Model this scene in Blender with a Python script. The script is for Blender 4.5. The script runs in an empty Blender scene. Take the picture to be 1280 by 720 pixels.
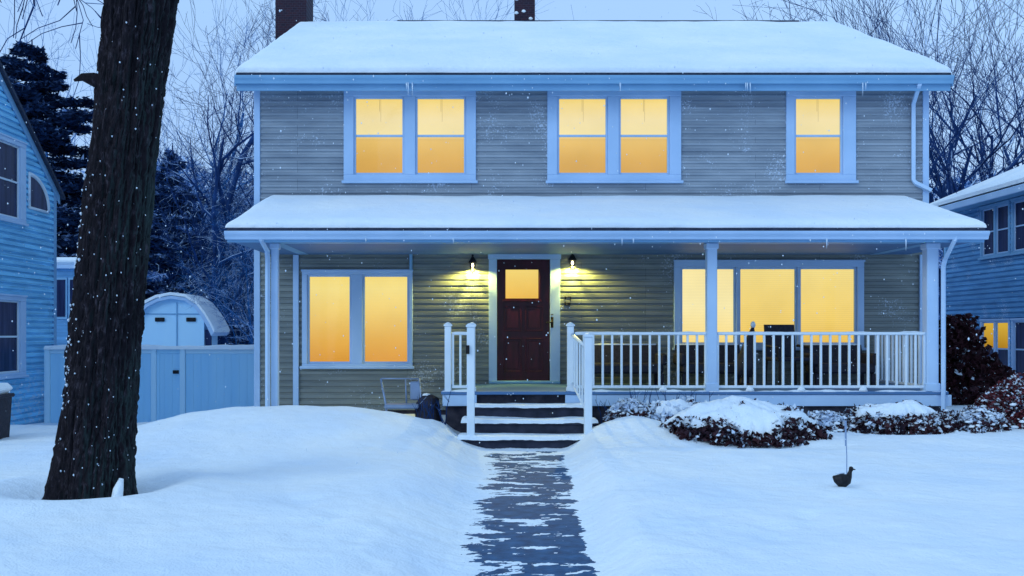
import bpy, math, random
import numpy as np
from mathutils import Vector, Matrix
R = math.radians
scn = bpy.context.scene
COL = scn.collection
PI = math.pi

# ------------------------------------------------------------------ helpers
def lin(r, g, b, k=1.0):
    f = lambda c: ((c/255)/12.92 if c <= 10 else (((c/255)+.055)/1.055)**2.4)
    return (f(r)*k, f(g)*k, f(b)*k, 1)

def empty(name, loc=(0, 0, 0), rz=0, label=None, cat=None, group=None):
    o = bpy.data.objects.new(name, None); COL.objects.link(o)
    o.location = loc; o.rotation_euler = (0, 0, rz); o.empty_display_size = .2
    tag(o, label, cat, group)
    return o

def tag(o, label=None, cat=None, group=None, kind=None):
    if label: o['label'] = label
    if cat: o['category'] = cat
    if group: o['group'] = group
    if kind: o['kind'] = kind
    return o

class MB:
    def __init__(s): s.v = []; s.f = []; s.m = []
    def add(s, vs, fs, mi=0):
        n = len(s.v); s.v.extend([tuple(v) for v in vs])
        for f in fs: s.f.append(tuple(i+n for i in f)); s.m.append(mi)
    def box(s, x0, x1, y0, y1, z0, z1, mi=0, bev=0):
        if bev <= 0:
            vs = [(x, y, z) for z in (z0, z1) for y in (y0, y1) for x in (x0, x1)]
            s.add(vs, [(0, 2, 3, 1), (4, 5, 7, 6), (0, 1, 5, 4), (2, 6, 7, 3), (0, 4, 6, 2), (1, 3, 7, 5)], mi)
        else:
            # chamfered box: each corner gives three verts
            b = min(bev, (x1-x0)*.45, (y1-y0)*.45, (z1-z0)*.45)
            X = (x0, x1); Y = (y0, y1); Z = (z0, z1); vs = []; idx = {}
            for i in (0, 1):
                for j in (0, 1):
                    for k in (0, 1):
                        sx, sy, sz = (1, -1)[i], (1, -1)[j], (1, -1)[k]
                        for a in range(3):
                            p = [X[i]+sx*b, Y[j]+sy*b, Z[k]+sz*b]
                            p[a] = (X[i], Y[j], Z[k])[a]
                            idx[(i, j, k, a)] = len(vs); vs.append(p)
            fs = []
            g = lambda i, j, k, a: idx[(i, j, k, a)]
            for i in (0, 1):
                q = [g(i, 0, 0, 0), g(i, 1, 0, 0), g(i, 1, 1, 0), g(i, 0, 1, 0)]; fs.append(q if i else q[::-1])
                q = [g(0, i, 0, 1), g(0, i, 1, 1), g(1, i, 1, 1), g(1, i, 0, 1)]; fs.append(q if i else q[::-1])
                q = [g(0, 0, i, 2), g(1, 0, i, 2), g(1, 1, i, 2), g(0, 1, i, 2)]; fs.append(q if i else q[::-1])
            for i in (0, 1):
                for j in (0, 1):
                    fs.append([g(i, j, 0, 0), g(i, j, 1, 0), g(i, j, 1, 1), g(i, j, 0, 1)])
                    fs.append([g(i, 0, j, 0), g(i, 1, j, 0), g(i, 1, j, 2), g(i, 0, j, 2)])
                    fs.append([g(0, i, j, 1), g(1, i, j, 1), g(1, i, j, 2), g(0, i, j, 2)])
            for i in (0, 1):
                for j in (0, 1):
                    for k in (0, 1): fs.append([g(i, j, k, 0), g(i, j, k, 1), g(i, j, k, 2)])
            s.add(vs, fs, mi)
    def prism(s, pts, a0, a1, axis='x', mi=0):
        n = len(pts)
        mk = {'x': lambda a, p: (a, p[0], p[1]), 'y': lambda a, p: (p[0], a, p[1]), 'z': lambda a, p: (p[0], p[1], a)}[axis]
        vs = [mk(a0, p) for p in pts]+[mk(a1, p) for p in pts]
        fs = [tuple(range(n))[::-1], tuple(range(n, 2*n))]+[(i, (i+1) % n, (i+1) % n+n, i+n) for i in range(n)]
        s.add(vs, fs, mi)
    def tube(s, pts, rad, k=8, cap=True, mi=0):
        P = [Vector(p) for p in pts]; n = len(P)
        if not hasattr(rad, '__len__'): rad = [rad]*n
        base = len(s.v); u = None
        for i, p in enumerate(P):
            d = (P[min(i+1, n-1)]-P[max(i-1, 0)])
            d = d.normalized() if d.length > 1e-9 else Vector((0, 0, 1))
            if u is None:
                u = d.cross(Vector((0, 0, 1)))
                if u.length < .1: u = d.cross(Vector((0, 1, 0)))
            u = (u-d*u.dot(d)); u = u.normalized() if u.length > 1e-6 else d.orthogonal().normalized()
            w = d.cross(u)
            for j in range(k):
                a = 2*PI*j/k; q = p+(u*math.cos(a)+w*math.sin(a))*rad[i]; s.v.append((q.x, q.y, q.z))
        for i in range(n-1):
            for j in range(k):
                a = base+i*k+j; b = base+i*k+(j+1) % k
                s.f.append((a, b, b+k, a+k)); s.m.append(mi)
        if cap:
            s.f.append(tuple(base+j for j in range(k))[::-1]); s.m.append(mi)
            s.f.append(tuple(base+(n-1)*k+j for j in range(k))); s.m.append(mi)
    def lathe(s, prof, c=(0, 0, 0), k=16, mi=0, sx=1, sy=1):
        base = len(s.v)
        for r, z in prof:
            for j in range(k):
                a = 2*PI*j/k; s.v.append((c[0]+r*math.cos(a)*sx, c[1]+r*math.sin(a)*sy, c[2]+z))
        for i in range(len(prof)-1):
            for j in range(k):
                a = base+i*k+j; b = base+i*k+(j+1) % k
                s.f.append((a, b, b+k, a+k)); s.m.append(mi)
        s.f.append(tuple(base+j for j in range(k))[::-1]); s.m.append(mi)
        s.f.append(tuple(base+(len(prof)-1)*k+j for j in range(k))); s.m.append(mi)
    def build(s, name, mats, parent=None, smooth=False):
        me = bpy.data.meshes.new(name)
        if s.v: me.from_pydata(s.v, [], s.f)
        if not isinstance(mats, (list, tuple)): mats = [mats]
        for m in mats: me.materials.append(m)
        if len(mats) > 1: me.polygons.foreach_set('material_index', np.array(s.m, dtype=np.int32))
        if smooth: me.polygons.foreach_set('use_smooth', np.ones(len(me.polygons), dtype=bool))
        me.update()
        o = bpy.data.objects.new(name, me); COL.objects.link(o)
        if parent is not None: o.parent = parent
        return o

def mesh_np(name, V, F, mats, parent=None, smooth=True, mi=None):
    me = bpy.data.meshes.new(name)
    V = np.asarray(V, dtype=np.float32); F = np.asarray(F, dtype=np.int32)
    k = F.shape[1]
    me.vertices.add(len(V)); me.vertices.foreach_set('co', V.ravel())
    me.loops.add(F.size); me.loops.foreach_set('vertex_index', F.ravel())
    me.polygons.add(len(F)); me.polygons.foreach_set('loop_start', np.arange(0, F.size, k, dtype=np.int32))
    me.polygons.foreach_set('loop_total', np.full(len(F), k, dtype=np.int32))
    if not isinstance(mats, (list, tuple)): mats = [mats]
    for m in mats: me.materials.append(m)
    me.update(calc_edges=True)
    me.polygons.foreach_set('use_smooth', np.full(len(F), smooth, dtype=bool))
    if mi is not None: me.polygons.foreach_set('material_index', np.asarray(mi, dtype=np.int32))
    me.validate()
    o = bpy.data.objects.new(name, me); COL.objects.link(o)
    if parent is not None: o.parent = parent
    return o

def grid_faces(nx, ny):     # verts index j*nx+i
    i, j = np.meshgrid(np.arange(nx-1), np.arange(ny-1)); a = (j*nx+i).ravel()
    return np.stack([a, a+1, a+nx+1, a+nx], 1)

def _h(ix, iy, iz, s):
    n = (ix*374761393+iy*668265263+iz*1274126177+s*974711) & 0xffffffff
    n = ((n ^ (n >> 13))*1274126177) & 0xffffffff
    n = ((n ^ (n >> 16))*668265263) & 0xffffffff
    return ((n ^ (n >> 15)) & 0xffffff)/float(0xffffff)
def vnoise(x, y, z=0.0, s=0):
    x, y, z = np.broadcast_arrays(np.asarray(x, float), np.asarray(y, float), np.asarray(z, float))
    xi = np.floor(x).astype(np.int64); yi = np.floor(y).astype(np.int64); zi = np.floor(z).astype(np.int64)
    fx, fy, fz = x-xi, y-yi, z-zi
    fx, fy, fz = [t*t*(3-2*t) for t in (fx, fy, fz)]
    r = 0
    for a in (0, 1):
        for b in (0, 1):
            for c in (0, 1):
                r = r+_h(xi+a, yi+b, zi+c, s)*(fx if a else 1-fx)*(fy if b else 1-fy)*(fz if c else 1-fz)
    return r
def fbm(x, y, z=0.0, o=4, s=0, g=.5):
    r = 0; a = 1; t = 0; f = 1
    for i in range(o):
        r = r+a*vnoise(np.asarray(x)*f, np.asarray(y)*f, np.asarray(z)*f, s+i*17); t += a; a *= g; f *= 2.03
    return r/t          # 0..1, mean .5

# ------------------------------------------------------------------ materials
def newmat(name):
    m = bpy.data.materials.new(name); m.use_nodes = True
    nt = m.node_tree; b = nt.nodes['Principled BSDF']
    return m, nt, b
def N(nt, t, **kw):
    n = nt.nodes.new(t)
    for k, v in kw.items(): setattr(n, k, v)
    return n
def ramp(nt, stops, interp='LINEAR'):
    n = nt.nodes.new('ShaderNodeValToRGB'); cr = n.color_ramp; cr.interpolation = interp
    while len(cr.elements) > 1: cr.elements.remove(cr.elements[-1])
    cr.elements[0].position = stops[0][0]; cr.elements[0].color = stops[0][1]
    for p, c in stops[1:]:
        e = cr.elements.new(p); e.color = c
    return n
def noise_mat(name, c1, c2, scale=4, rough=.7, bump=.0, bscale=60, stretch=(1, 1, 1), lo=.3, hi=.7, spec=.3, detail=6, metallic=0, bdist=.01):
    m, nt, b = newmat(name); L = nt.links
    tc = N(nt, 'ShaderNodeTexCoord'); mp = N(nt, 'ShaderNodeMapping'); mp.inputs['Scale'].default_value = stretch
    L.new(tc.outputs['Object'], mp.inputs['Vector'])
    n = N(nt, 'ShaderNodeTexNoise'); n.inputs['Scale'].default_value = scale; n.inputs['Detail'].default_value = detail
    L.new(mp.outputs[0], n.inputs['Vector'])
    r = ramp(nt, [(lo, c1), (hi, c2)]); L.new(n.outputs['Fac'], r.inputs[0]); L.new(r.outputs[0], b.inputs['Base Color'])
    b.inputs['Roughness'].default_value = rough; b.inputs['Specular IOR Level'].default_value = spec
    b.inputs['Metallic'].default_value = metallic
    if bump:
        n2 = N(nt, 'ShaderNodeTexNoise'); n2.inputs['Scale'].default_value = bscale; n2.inputs['Detail'].default_value = 5
        L.new(mp.outputs[0], n2.inputs['Vector'])
        bp = N(nt, 'ShaderNodeBump'); bp.inputs['Strength'].default_value = bump; bp.inputs['Distance'].default_value = bdist
        L.new(n2.outputs['Fac'], bp.inputs['Height']); L.new(bp.outputs[0], b.inputs['Normal'])
    return m
def C(r, g, b): return (r, g, b, 1)

def siding_mat(name, c, frost=.25, fcol=C(.55, .66, .8), frost_low=0):
    """painted clapboard: weather streaks, specks of wind-blown snow caught on the laps"""
    m, nt, b = newmat(name); L = nt.links
    tc = N(nt, 'ShaderNodeTexCoord')
    mp = N(nt, 'ShaderNodeMapping'); mp.inputs['Scale'].default_value = (.7, .7, 3.0); L.new(tc.outputs['Object'], mp.inputs[0])
    n = N(nt, 'ShaderNodeTexNoise'); n.inputs['Scale'].default_value = 2.2; n.inputs['Detail'].default_value = 8; L.new(mp.outputs[0], n.inputs[0])
    r = ramp(nt, [(.3, C(c[0]*.78, c[1]*.8, c[2]*.82)), (.7, C(c[0]*1.15, c[1]*1.13, c[2]*1.1))]); L.new(n.outputs['Fac'], r.inputs[0])
    mpb = N(nt, 'ShaderNodeMapping'); mpb.inputs['Rotation'].default_value = (R(-90), 0, 0); mpb.inputs['Location'].default_value = (.3, .003, 0); L.new(tc.outputs['Object'], mpb.inputs[0])
    bk = N(nt, 'ShaderNodeTexBrick'); bk.inputs['Scale'].default_value = 1; bk.inputs['Brick Width'].default_value = 2.9; bk.inputs['Row Height'].default_value = .099; bk.inputs['Mortar Size'].default_value = .003; bk.offset = .37; bk.offset_frequency = 3
    bk.inputs['Color1'].default_value = C(.86, .87, .89); bk.inputs['Color2'].default_value = C(1.1, 1.09, 1.08); bk.inputs['Mortar'].default_value = C(.5, .5, .52); L.new(mpb.outputs[0], bk.inputs[0])
    mb_ = N(nt, 'ShaderNodeMix', data_type='RGBA', blend_type='MULTIPLY'); mb_.inputs[0].default_value = 1; L.new(r.outputs[0], mb_.inputs[6]); L.new(bk.outputs['Color'], mb_.inputs[7])
    # frost specks
    v = N(nt, 'ShaderNodeTexNoise'); v.inputs['Scale'].default_value = 34; v.inputs['Detail'].default_value = 3; L.new(tc.outputs['Object'], v.inputs[0])
    v2 = N(nt, 'ShaderNodeTexNoise'); v2.inputs['Scale'].default_value = 1.7; v2.inputs['Detail'].default_value = 4; L.new(tc.outputs['Object'], v2.inputs[0])
    mu = N(nt, 'ShaderNodeMath', operation='MULTIPLY'); L.new(v.outputs['Fac'], mu.inputs[0]); L.new(v2.outputs['Fac'], mu.inputs[1])
    rr = ramp(nt, [(.345, C(0, 0, 0)), (.40, C(frost*2.2, frost*2.2, frost*2.2))]); L.new(mu.outputs[0], rr.inputs[0])
    fac = rr.outputs[0]
    if frost_low:
        sp = N(nt, 'ShaderNodeSeparateXYZ'); L.new(tc.outputs['Object'], sp.inputs[0])
        mr = N(nt, 'ShaderNodeMapRange'); mr.inputs[1].default_value = 1.1; mr.inputs[2].default_value = .3; L.new(sp.outputs[2], mr.inputs[0])
        n5 = N(nt, 'ShaderNodeTexNoise'); n5.inputs['Scale'].default_value = 9; n5.inputs['Detail'].default_value = 5; L.new(tc.outputs['Object'], n5.inputs[0])
        r5 = ramp(nt, [(.5, C(0, 0, 0)), (.6, C(.6, .6, .6))]); L.new(n5.outputs['Fac'], r5.inputs[0])
        m5 = N(nt, 'ShaderNodeMath', operation='MULTIPLY'); L.new(mr.outputs[0], m5.inputs[0]); L.new(r5.outputs[0], m5.inputs[1])
        ad = N(nt, 'ShaderNodeMath', operation='MAXIMUM'); L.new(m5.outputs[0], ad.inputs[0]); L.new(fac, ad.inputs[1]); fac = ad.outputs[0]
    mx = N(nt, 'ShaderNodeMix', data_type='RGBA'); L.new(fac, mx.inputs[0]); L.new(mb_.outputs[2], mx.inputs[6]); mx.inputs[7].default_value = fcol
    L.new(mx.outputs[2], b.inputs['Base Color']); b.inputs['Roughness'].default_value = .65; b.inputs['Specular IOR Level'].default_value = .25
    n3 = N(nt, 'ShaderNodeTexNoise'); n3.inputs['Scale'].default_value = 25; L.new(mp.outputs[0], n3.inputs[0])
    bp = N(nt, 'ShaderNodeBump'); bp.inputs['Strength'].default_value = .25; bp.inputs['Distance'].default_value = .004
    L.new(n3.outputs['Fac'], bp.inputs['Height']); L.new(bp.outputs[0], b.inputs['Normal'])
    return m

def snow_mat(name='snow', c=(.82, .905, .975)):
    m, nt, b = newmat(name); L = nt.links
    tc = N(nt, 'ShaderNodeTexCoord')
    n = N(nt, 'ShaderNodeTexNoise'); n.inputs['Scale'].default_value = .9; n.inputs['Detail'].default_value = 7; L.new(tc.outputs['Object'], n.inputs[0])
    r = ramp(nt, [(.3, C(c[0]*.88, c[1]*.93, c[2])), (.7, C(min(.97, c[0]*1.04), min(.97, c[1]*1.02), min(.97, c[2]*1.01)))]); L.new(n.outputs['Fac'], r.inputs[0])
    L.new(r.outputs[0], b.inputs['Base Color']); b.inputs['Roughness'].default_value = .75; b.inputs['Specular IOR Level'].default_value = .2
    n2 = N(nt, 'ShaderNodeTexNoise'); n2.inputs['Scale'].default_value = 55; n2.inputs['Detail'].default_value = 6; L.new(tc.outputs['Object'], n2.inputs[0])
    n3 = N(nt, 'ShaderNodeTexNoise'); n3.inputs['Scale'].default_value = 7; n3.inputs['Detail'].default_value = 4; L.new(tc.outputs['Object'], n3.inputs[0])
    ad = N(nt, 'ShaderNodeMath', operation='MULTIPLY_ADD'); L.new(n3.outputs['Fac'], ad.inputs[0]); ad.inputs[1].default_value = 2.5; L.new(n2.outputs['Fac'], ad.inputs[2])
    bp = N(nt, 'ShaderNodeBump'); bp.inputs['Strength'].default_value = .7; bp.inputs['Distance'].default_value = .016
    L.new(ad.outputs[0], bp.inputs['Height']); L.new(bp.outputs[0], b.inputs['Normal'])
    return m

def snowtop_mat(name, c1, c2, thr=(.35, .6), sc=C(.55, .68, .88), scale=3):
    """bark or needles with snow lying on whatever faces up"""
    m, nt, b = newmat(name); L = nt.links
    tc = N(nt, 'ShaderNodeTexCoord'); n = N(nt, 'ShaderNodeTexNoise'); n.inputs['Scale'].default_value = scale; n.inputs['Detail'].default_value = 5
    L.new(tc.outputs['Object'], n.inputs[0]); r = ramp(nt, [(.35, c1), (.65, c2)]); L.new(n.outputs['Fac'], r.inputs[0])
    g = N(nt, 'ShaderNodeNewGeometry'); sp = N(nt, 'ShaderNodeSeparateXYZ'); L.new(g.outputs['Normal'], sp.inputs[0])
    n2 = N(nt, 'ShaderNodeTexNoise'); n2.inputs['Scale'].default_value = 1.3; n2.inputs['Detail'].default_value = 5; L.new(tc.outputs['Object'], n2.inputs[0])
    ma = N(nt, 'ShaderNodeMath', operation='MULTIPLY_ADD'); L.new(n2.outputs['Fac'], ma.inputs[0]); ma.inputs[1].default_value = 1.2
    sb = N(nt, 'ShaderNodeMath', operation='SUBTRACT'); L.new(sp.outputs[2], sb.inputs[0]); sb.inputs[1].default_value = .6
    L.new(sb.outputs[0], ma.inputs[2])
    mr = ramp(nt, [(thr[0], C(0, 0, 0)), (thr[1], C(1, 1, 1))]); L.new(ma.outputs[0], mr.inputs[0])
    mx = N(nt, 'ShaderNodeMix', data_type='RGBA'); L.new(mr.outputs[0], mx.inputs[0]); L.new(r.outputs[0], mx.inputs[6]); mx.inputs[7].default_value = sc
    L.new(mx.outputs[2], b.inputs['Base Color']); b.inputs['Roughness'].default_value = .85; b.inputs['Specular IOR Level'].default_value = .15
    return m

def blind_mat(name, stops, strength=1.0, slat=0.0, slatn=40, vary=.035):
    """fabric shade whose backlight is painted as a graded emission, with no lamp behind"""
    m = bpy.data.materials.new(name); m.use_nodes = True; nt = m.node_tree; nt.nodes.clear(); L = nt.links
    out = N(nt, 'ShaderNodeOutputMaterial'); em = N(nt, 'ShaderNodeEmission'); L.new(em.outputs[0], out.inputs[0])
    tc = N(nt, 'ShaderNodeTexCoord'); sp = N(nt, 'ShaderNodeSeparateXYZ'); L.new(tc.outputs['Generated'], sp.inputs[0])
    no = N(nt, 'ShaderNodeTexNoise'); no.inputs['Scale'].default_value = 1.6; no.inputs['Detail'].default_value = 3; L.new(tc.outputs['Object'], no.inputs[0])
    r = ramp(nt, stops); L.new(sp.outputs[2], r.inputs[0])
    mr = N(nt, 'ShaderNodeMapRange'); mr.inputs[1].default_value = .3; mr.inputs[2].default_value = .7; mr.inputs[3].default_value = strength*(1-vary*1.6); mr.inputs[4].default_value = strength*(1+vary)
    L.new(no.outputs['Fac'], mr.inputs[0])
    st = mr.outputs[0]
    if slat:
        w = N(nt, 'ShaderNodeTexWave', bands_direction='Z'); w.inputs['Scale'].default_value = slatn/6.28
        w.inputs['Distortion'].default_value = .3
        L.new(tc.outputs['Object'], w.inputs[0])
        m2 = N(nt, 'ShaderNodeMapRange'); m2.inputs[3].default_value = 1-slat; m2.inputs[4].default_value = 1; L.new(w.outputs['Fac'], m2.inputs[0])
        mm = N(nt, 'ShaderNodeMath', operation='MULTIPLY'); L.new(st, mm.inputs[0]); L.new(m2.outputs[0], mm.inputs[1]); st = mm.outputs[0]
    L.new(r.outputs[0], em.inputs[0]); L.new(st, em.inputs[1])
    return m

def glass_mat():
    m = bpy.data.materials.new('window_glass'); m.use_nodes = True; nt = m.node_tree; nt.nodes.clear(); L = nt.links
    out = N(nt, 'ShaderNodeOutputMaterial'); mx = N(nt, 'ShaderNodeMixShader'); tr = N(nt, 'ShaderNodeBsdfTransparent'); gl = N(nt, 'ShaderNodeBsdfGlossy')
    gl.inputs['Roughness'].default_value = .04; fr = N(nt, 'ShaderNodeFresnel'); fr.inputs[0].default_value = 1.4
    tr.inputs[0].default_value = C(.97, .97, .97)
    L.new(fr.outputs[0], mx.inputs[0]); L.new(tr.outputs[0], mx.inputs[1]); L.new(gl.outputs[0], mx.inputs[2]); L.new(mx.outputs[0], out.inputs[0])
    return m

SNOW = snow_mat()
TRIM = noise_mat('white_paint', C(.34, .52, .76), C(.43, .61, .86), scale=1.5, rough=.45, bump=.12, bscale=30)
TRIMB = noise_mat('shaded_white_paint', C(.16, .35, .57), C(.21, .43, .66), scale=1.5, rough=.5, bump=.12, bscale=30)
MIDP = noise_mat('porch_paint', C(.40, .58, .82), C(.48, .66, .88), scale=1.8, rough=.45, bump=.12, bscale=30)
RAILM = noise_mat('rail_paint', C(.62, .74, .86), C(.74, .84, .92), scale=2.5, rough=.45, bump=.1, bscale=40)
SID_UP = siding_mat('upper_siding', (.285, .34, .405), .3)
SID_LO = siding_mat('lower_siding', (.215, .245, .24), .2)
SID_L = siding_mat('pale_blue_siding', (.23, .62, .93), .2, frost_low=1)
SID_R = siding_mat('blue_siding', (.12, .33, .60), .35)
SHING = noise_mat('shingle', C(.02, .03, .055), C(.045, .06, .10), scale=12, rough=.9, bump=.5, bscale=40)
SOFF = noise_mat('porch_ceiling_paint', C(.07, .17, .35), C(.10, .22, .44), scale=2, rough=.6, stretch=(.3, 3, 1))
BLACK = noise_mat('black_iron', C(.012, .012, .014), C(.03, .03, .035), scale=20, rough=.45, metallic=.6, bump=.2, bscale=90)
DARKW = noise_mat('dark_wicker', C(.010, .012, .022), C(.03, .03, .05), scale=25, rough=.7, bump=.6, bscale=120)
DOORM = noise_mat('oxblood_door_paint', C(.022, .0015, .006), C(.055, .003, .014), scale=3.5, rough=.38, stretch=(3, 3, .7), bump=.15, bscale=25)
DARKGL = noise_mat('dark_room_glass', C(.008, .014, .05), C(.03, .045, .12), scale=2, rough=.25, stretch=(6, 6, .5), spec=.12)
FENCEM = noise_mat('vinyl_fence', C(.35, .68, .94), C(.42, .74, .96), scale=1.2, rough=.4, stretch=(5, 1, .4), bump=.08)
FENCEP = noise_mat('vinyl_post', C(.55, .80, .96), C(.60, .84, .97), scale=1.2, rough=.4)
SHEDM = noise_mat('shed_panel', C(.40, .68, .93), C(.48, .76, .96), scale=1.5, rough=.5, stretch=(1, 1, .4))
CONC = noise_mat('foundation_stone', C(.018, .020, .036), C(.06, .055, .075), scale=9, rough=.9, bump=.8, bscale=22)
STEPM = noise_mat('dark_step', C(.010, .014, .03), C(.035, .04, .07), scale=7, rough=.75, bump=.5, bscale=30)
METB = noise_mat('blue_metal', C(.18, .26, .42), C(.26, .36, .54), scale=4, rough=.4, metallic=.3)
LEAFD = noise_mat('dark_hedge_leaf', C(.012, .006, .016), C(.05, .014, .02), scale=5, rough=.7, lo=.35, hi=.65)
LEAFR = noise_mat('russet_leaf', C(.035, .006, .012), C(.13, .022, .03), scale=7, rough=.7)
LEAFB = noise_mat('winter_leaf', C(.014, .004, .008), C(.05, .010, .016), scale=5, rough=.8)
LEAFE = noise_mat('evergreen_needle', C(.012, .02, .06), C(.035, .055, .13), scale=3, rough=.8)
NEED = noise_mat('needle', C(.004, .017, .055), C(.014, .05, .15), scale=1.5, rough=.9)
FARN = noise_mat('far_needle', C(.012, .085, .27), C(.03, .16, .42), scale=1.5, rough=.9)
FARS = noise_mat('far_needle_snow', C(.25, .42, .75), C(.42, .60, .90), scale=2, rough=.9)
LEAFS = noise_mat('leaf_snow', C(.5, .62, .8), C(.72, .82, .92), scale=3, rough=.9)
TWIG = snowtop_mat('twig_bark', C(.005, .022, .085), C(.014, .055, .19), (.52, .68), C(.45, .62, .88))  # bluish because air haze is put into the bark colour
TWIGF = snowtop_mat('far_twig_bark', C(.015, .10, .30), C(.04, .18, .46), (.32, .5), C(.42, .60, .88))  # paler, bluer far copy with the air haze painted in
FLAKE = noise_mat('falling_snow', C(.62, .74, .9), C(.8, .88, .95), scale=1, rough=.9)
GLASS = glass_mat()
Ly = lambda r, g, b: lin(r, g, b)
B_UP = blind_mat('shade_upstairs', [(0, Ly(224, 174, 92)), (.2, Ly(232, 184, 98)), (.43, Ly(243, 202, 116)), (.47, Ly(238, 198, 118)), (.50, Ly(255, 238, 176)), (.72, Ly(255, 236, 178)), (1, Ly(255, 224, 130))], .98, slat=.05, slatn=110)
B_LO = blind_mat('shade_downstairs', [(0, Ly(227, 158, 62)), (.25, Ly(238, 182, 84)), (.6, Ly(250, 216, 122)), (.85, Ly(255, 232, 142)), (1, Ly(255, 228, 128))], .98, slat=.04, slatn=80)
B_BIG = blind_mat('shade_front_room', [(0, Ly(244, 200, 96)), (.3, Ly(251, 216, 114)), (1, Ly(255, 231, 142))], .98, slat=.08, slatn=60)
B_BIG2 = blind_mat('shade_front_room_bright', [(0, Ly(252, 222, 134)), (.5, Ly(255, 240, 176)), (1, Ly(255, 236, 166))], 1.0, slat=.03)
B_DOOR = blind_mat('door_light', [(0, Ly(252, 198, 84)), (1, Ly(255, 224, 120))], 1.0, slat=.12, slatn=120)
B_NB = blind_mat('neighbour_light', [(0, Ly(190, 140, 40)), (1, Ly(232, 190, 70))], .8)

# brick
def brick_mat():
    m, nt, b = newmat('chimney_brick'); L = nt.links
    tc = N(nt, 'ShaderNodeTexCoord'); mp = N(nt, 'ShaderNodeMapping'); mp.inputs['Rotation'].default_value = (R(90), 0, 0); L.new(tc.outputs['Object'], mp.inputs[0])
    br = N(nt, 'ShaderNodeTexBrick'); br.inputs['Scale'].default_value = 5; br.inputs['Color1'].default_value = C(.035, .010, .022); br.inputs['Color2'].default_value = C(.015, .008, .022); br.inputs['Mortar'].default_value = C(.04, .035, .06)
    br.inputs['Mortar Size'].default_value = .018
    L.new(mp.outputs[0], br.inputs[0]); L.new(br.outputs['Color'], b.inputs['Base Color']); b.inputs['Roughness'].default_value = .9
    bp = N(nt, 'ShaderNodeBump'); bp.inputs['Strength'].default_value = .6; bp.inputs['Distance'].default_value = .01; L.new(br.outputs['Fac'], bp.inputs['Height']); bp.invert = True
    L.new(bp.outputs[0], b.inputs['Normal']); return m
BRICK = brick_mat()

def bark_mat():
    m, nt, b = newmat('bark'); L = nt.links
    tc = N(nt, 'ShaderNodeTexCoord'); mp = N(nt, 'ShaderNodeMapping'); mp.inputs['Scale'].default_value = (1, 1, .38); L.new(tc.outputs['Object'], mp.inputs[0])
    n = N(nt, 'ShaderNodeTexNoise'); n.inputs['Scale'].default_value = 22; n.inputs['Detail'].default_value = 8; n.inputs['Roughness'].default_value = .7; L.new(mp.outputs[0], n.inputs[0])
    r = ramp(nt, [(.35, C(.003, .003, .006)), (.56, C(.013, .010, .015)), (.72, C(.075, .065, .085))]); L.new(n.outputs['Fac'], r.inputs[0])
    sp = N(nt, 'ShaderNodeSeparateXYZ'); g = N(nt, 'ShaderNodeNewGeometry'); L.new(g.outputs['Normal'], sp.inputs[0])
    n2 = N(nt, 'ShaderNodeTexNoise'); n2.inputs['Scale'].default_value = 2.5; n2.inputs['Detail'].default_value = 6; L.new(mp.outputs[0], n2.inputs[0])
    mu = N(nt, 'ShaderNodeMath', operation='MULTIPLY_ADD'); L.new(sp.outputs[0], mu.inputs[0]); mu.inputs[1].default_value = .28; L.new(n2.outputs['Fac'], mu.inputs[2])
    r2 = ramp(nt, [(.62, C(0, 0, 0)), (.92, C(.7, .7, .7))]); L.new(mu.outputs[0], r2.inputs[0])
    mx = N(nt, 'ShaderNodeMix', data_type='RGBA'); L.new(r2.outputs[0], mx.inputs[0]); L.new(r.outputs[0], mx.inputs[6]); mx.inputs[7].default_value = C(.03, .055, .055)
    L.new(mx.outputs[2], b.inputs['Base Color']); b.inputs['Roughness'].default_value = .9; b.inputs['Specular IOR Level'].default_value = .2
    bp = N(nt, 'ShaderNodeBump'); bp.inputs['Strength'].default_value = .9; bp.inputs['Distance'].default_value = .02; L.new(n.outputs['Fac'], bp.inputs['Height']); L.new(bp.outputs[0], b.inputs['Normal'])
    return m
BARK = bark_mat()
PATHM = noise_mat('wet_bluestone', C(.008, .052, .14), C(.026, .12, .27), scale=9, rough=.6, bump=.7, bscale=34, spec=.12)

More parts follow.
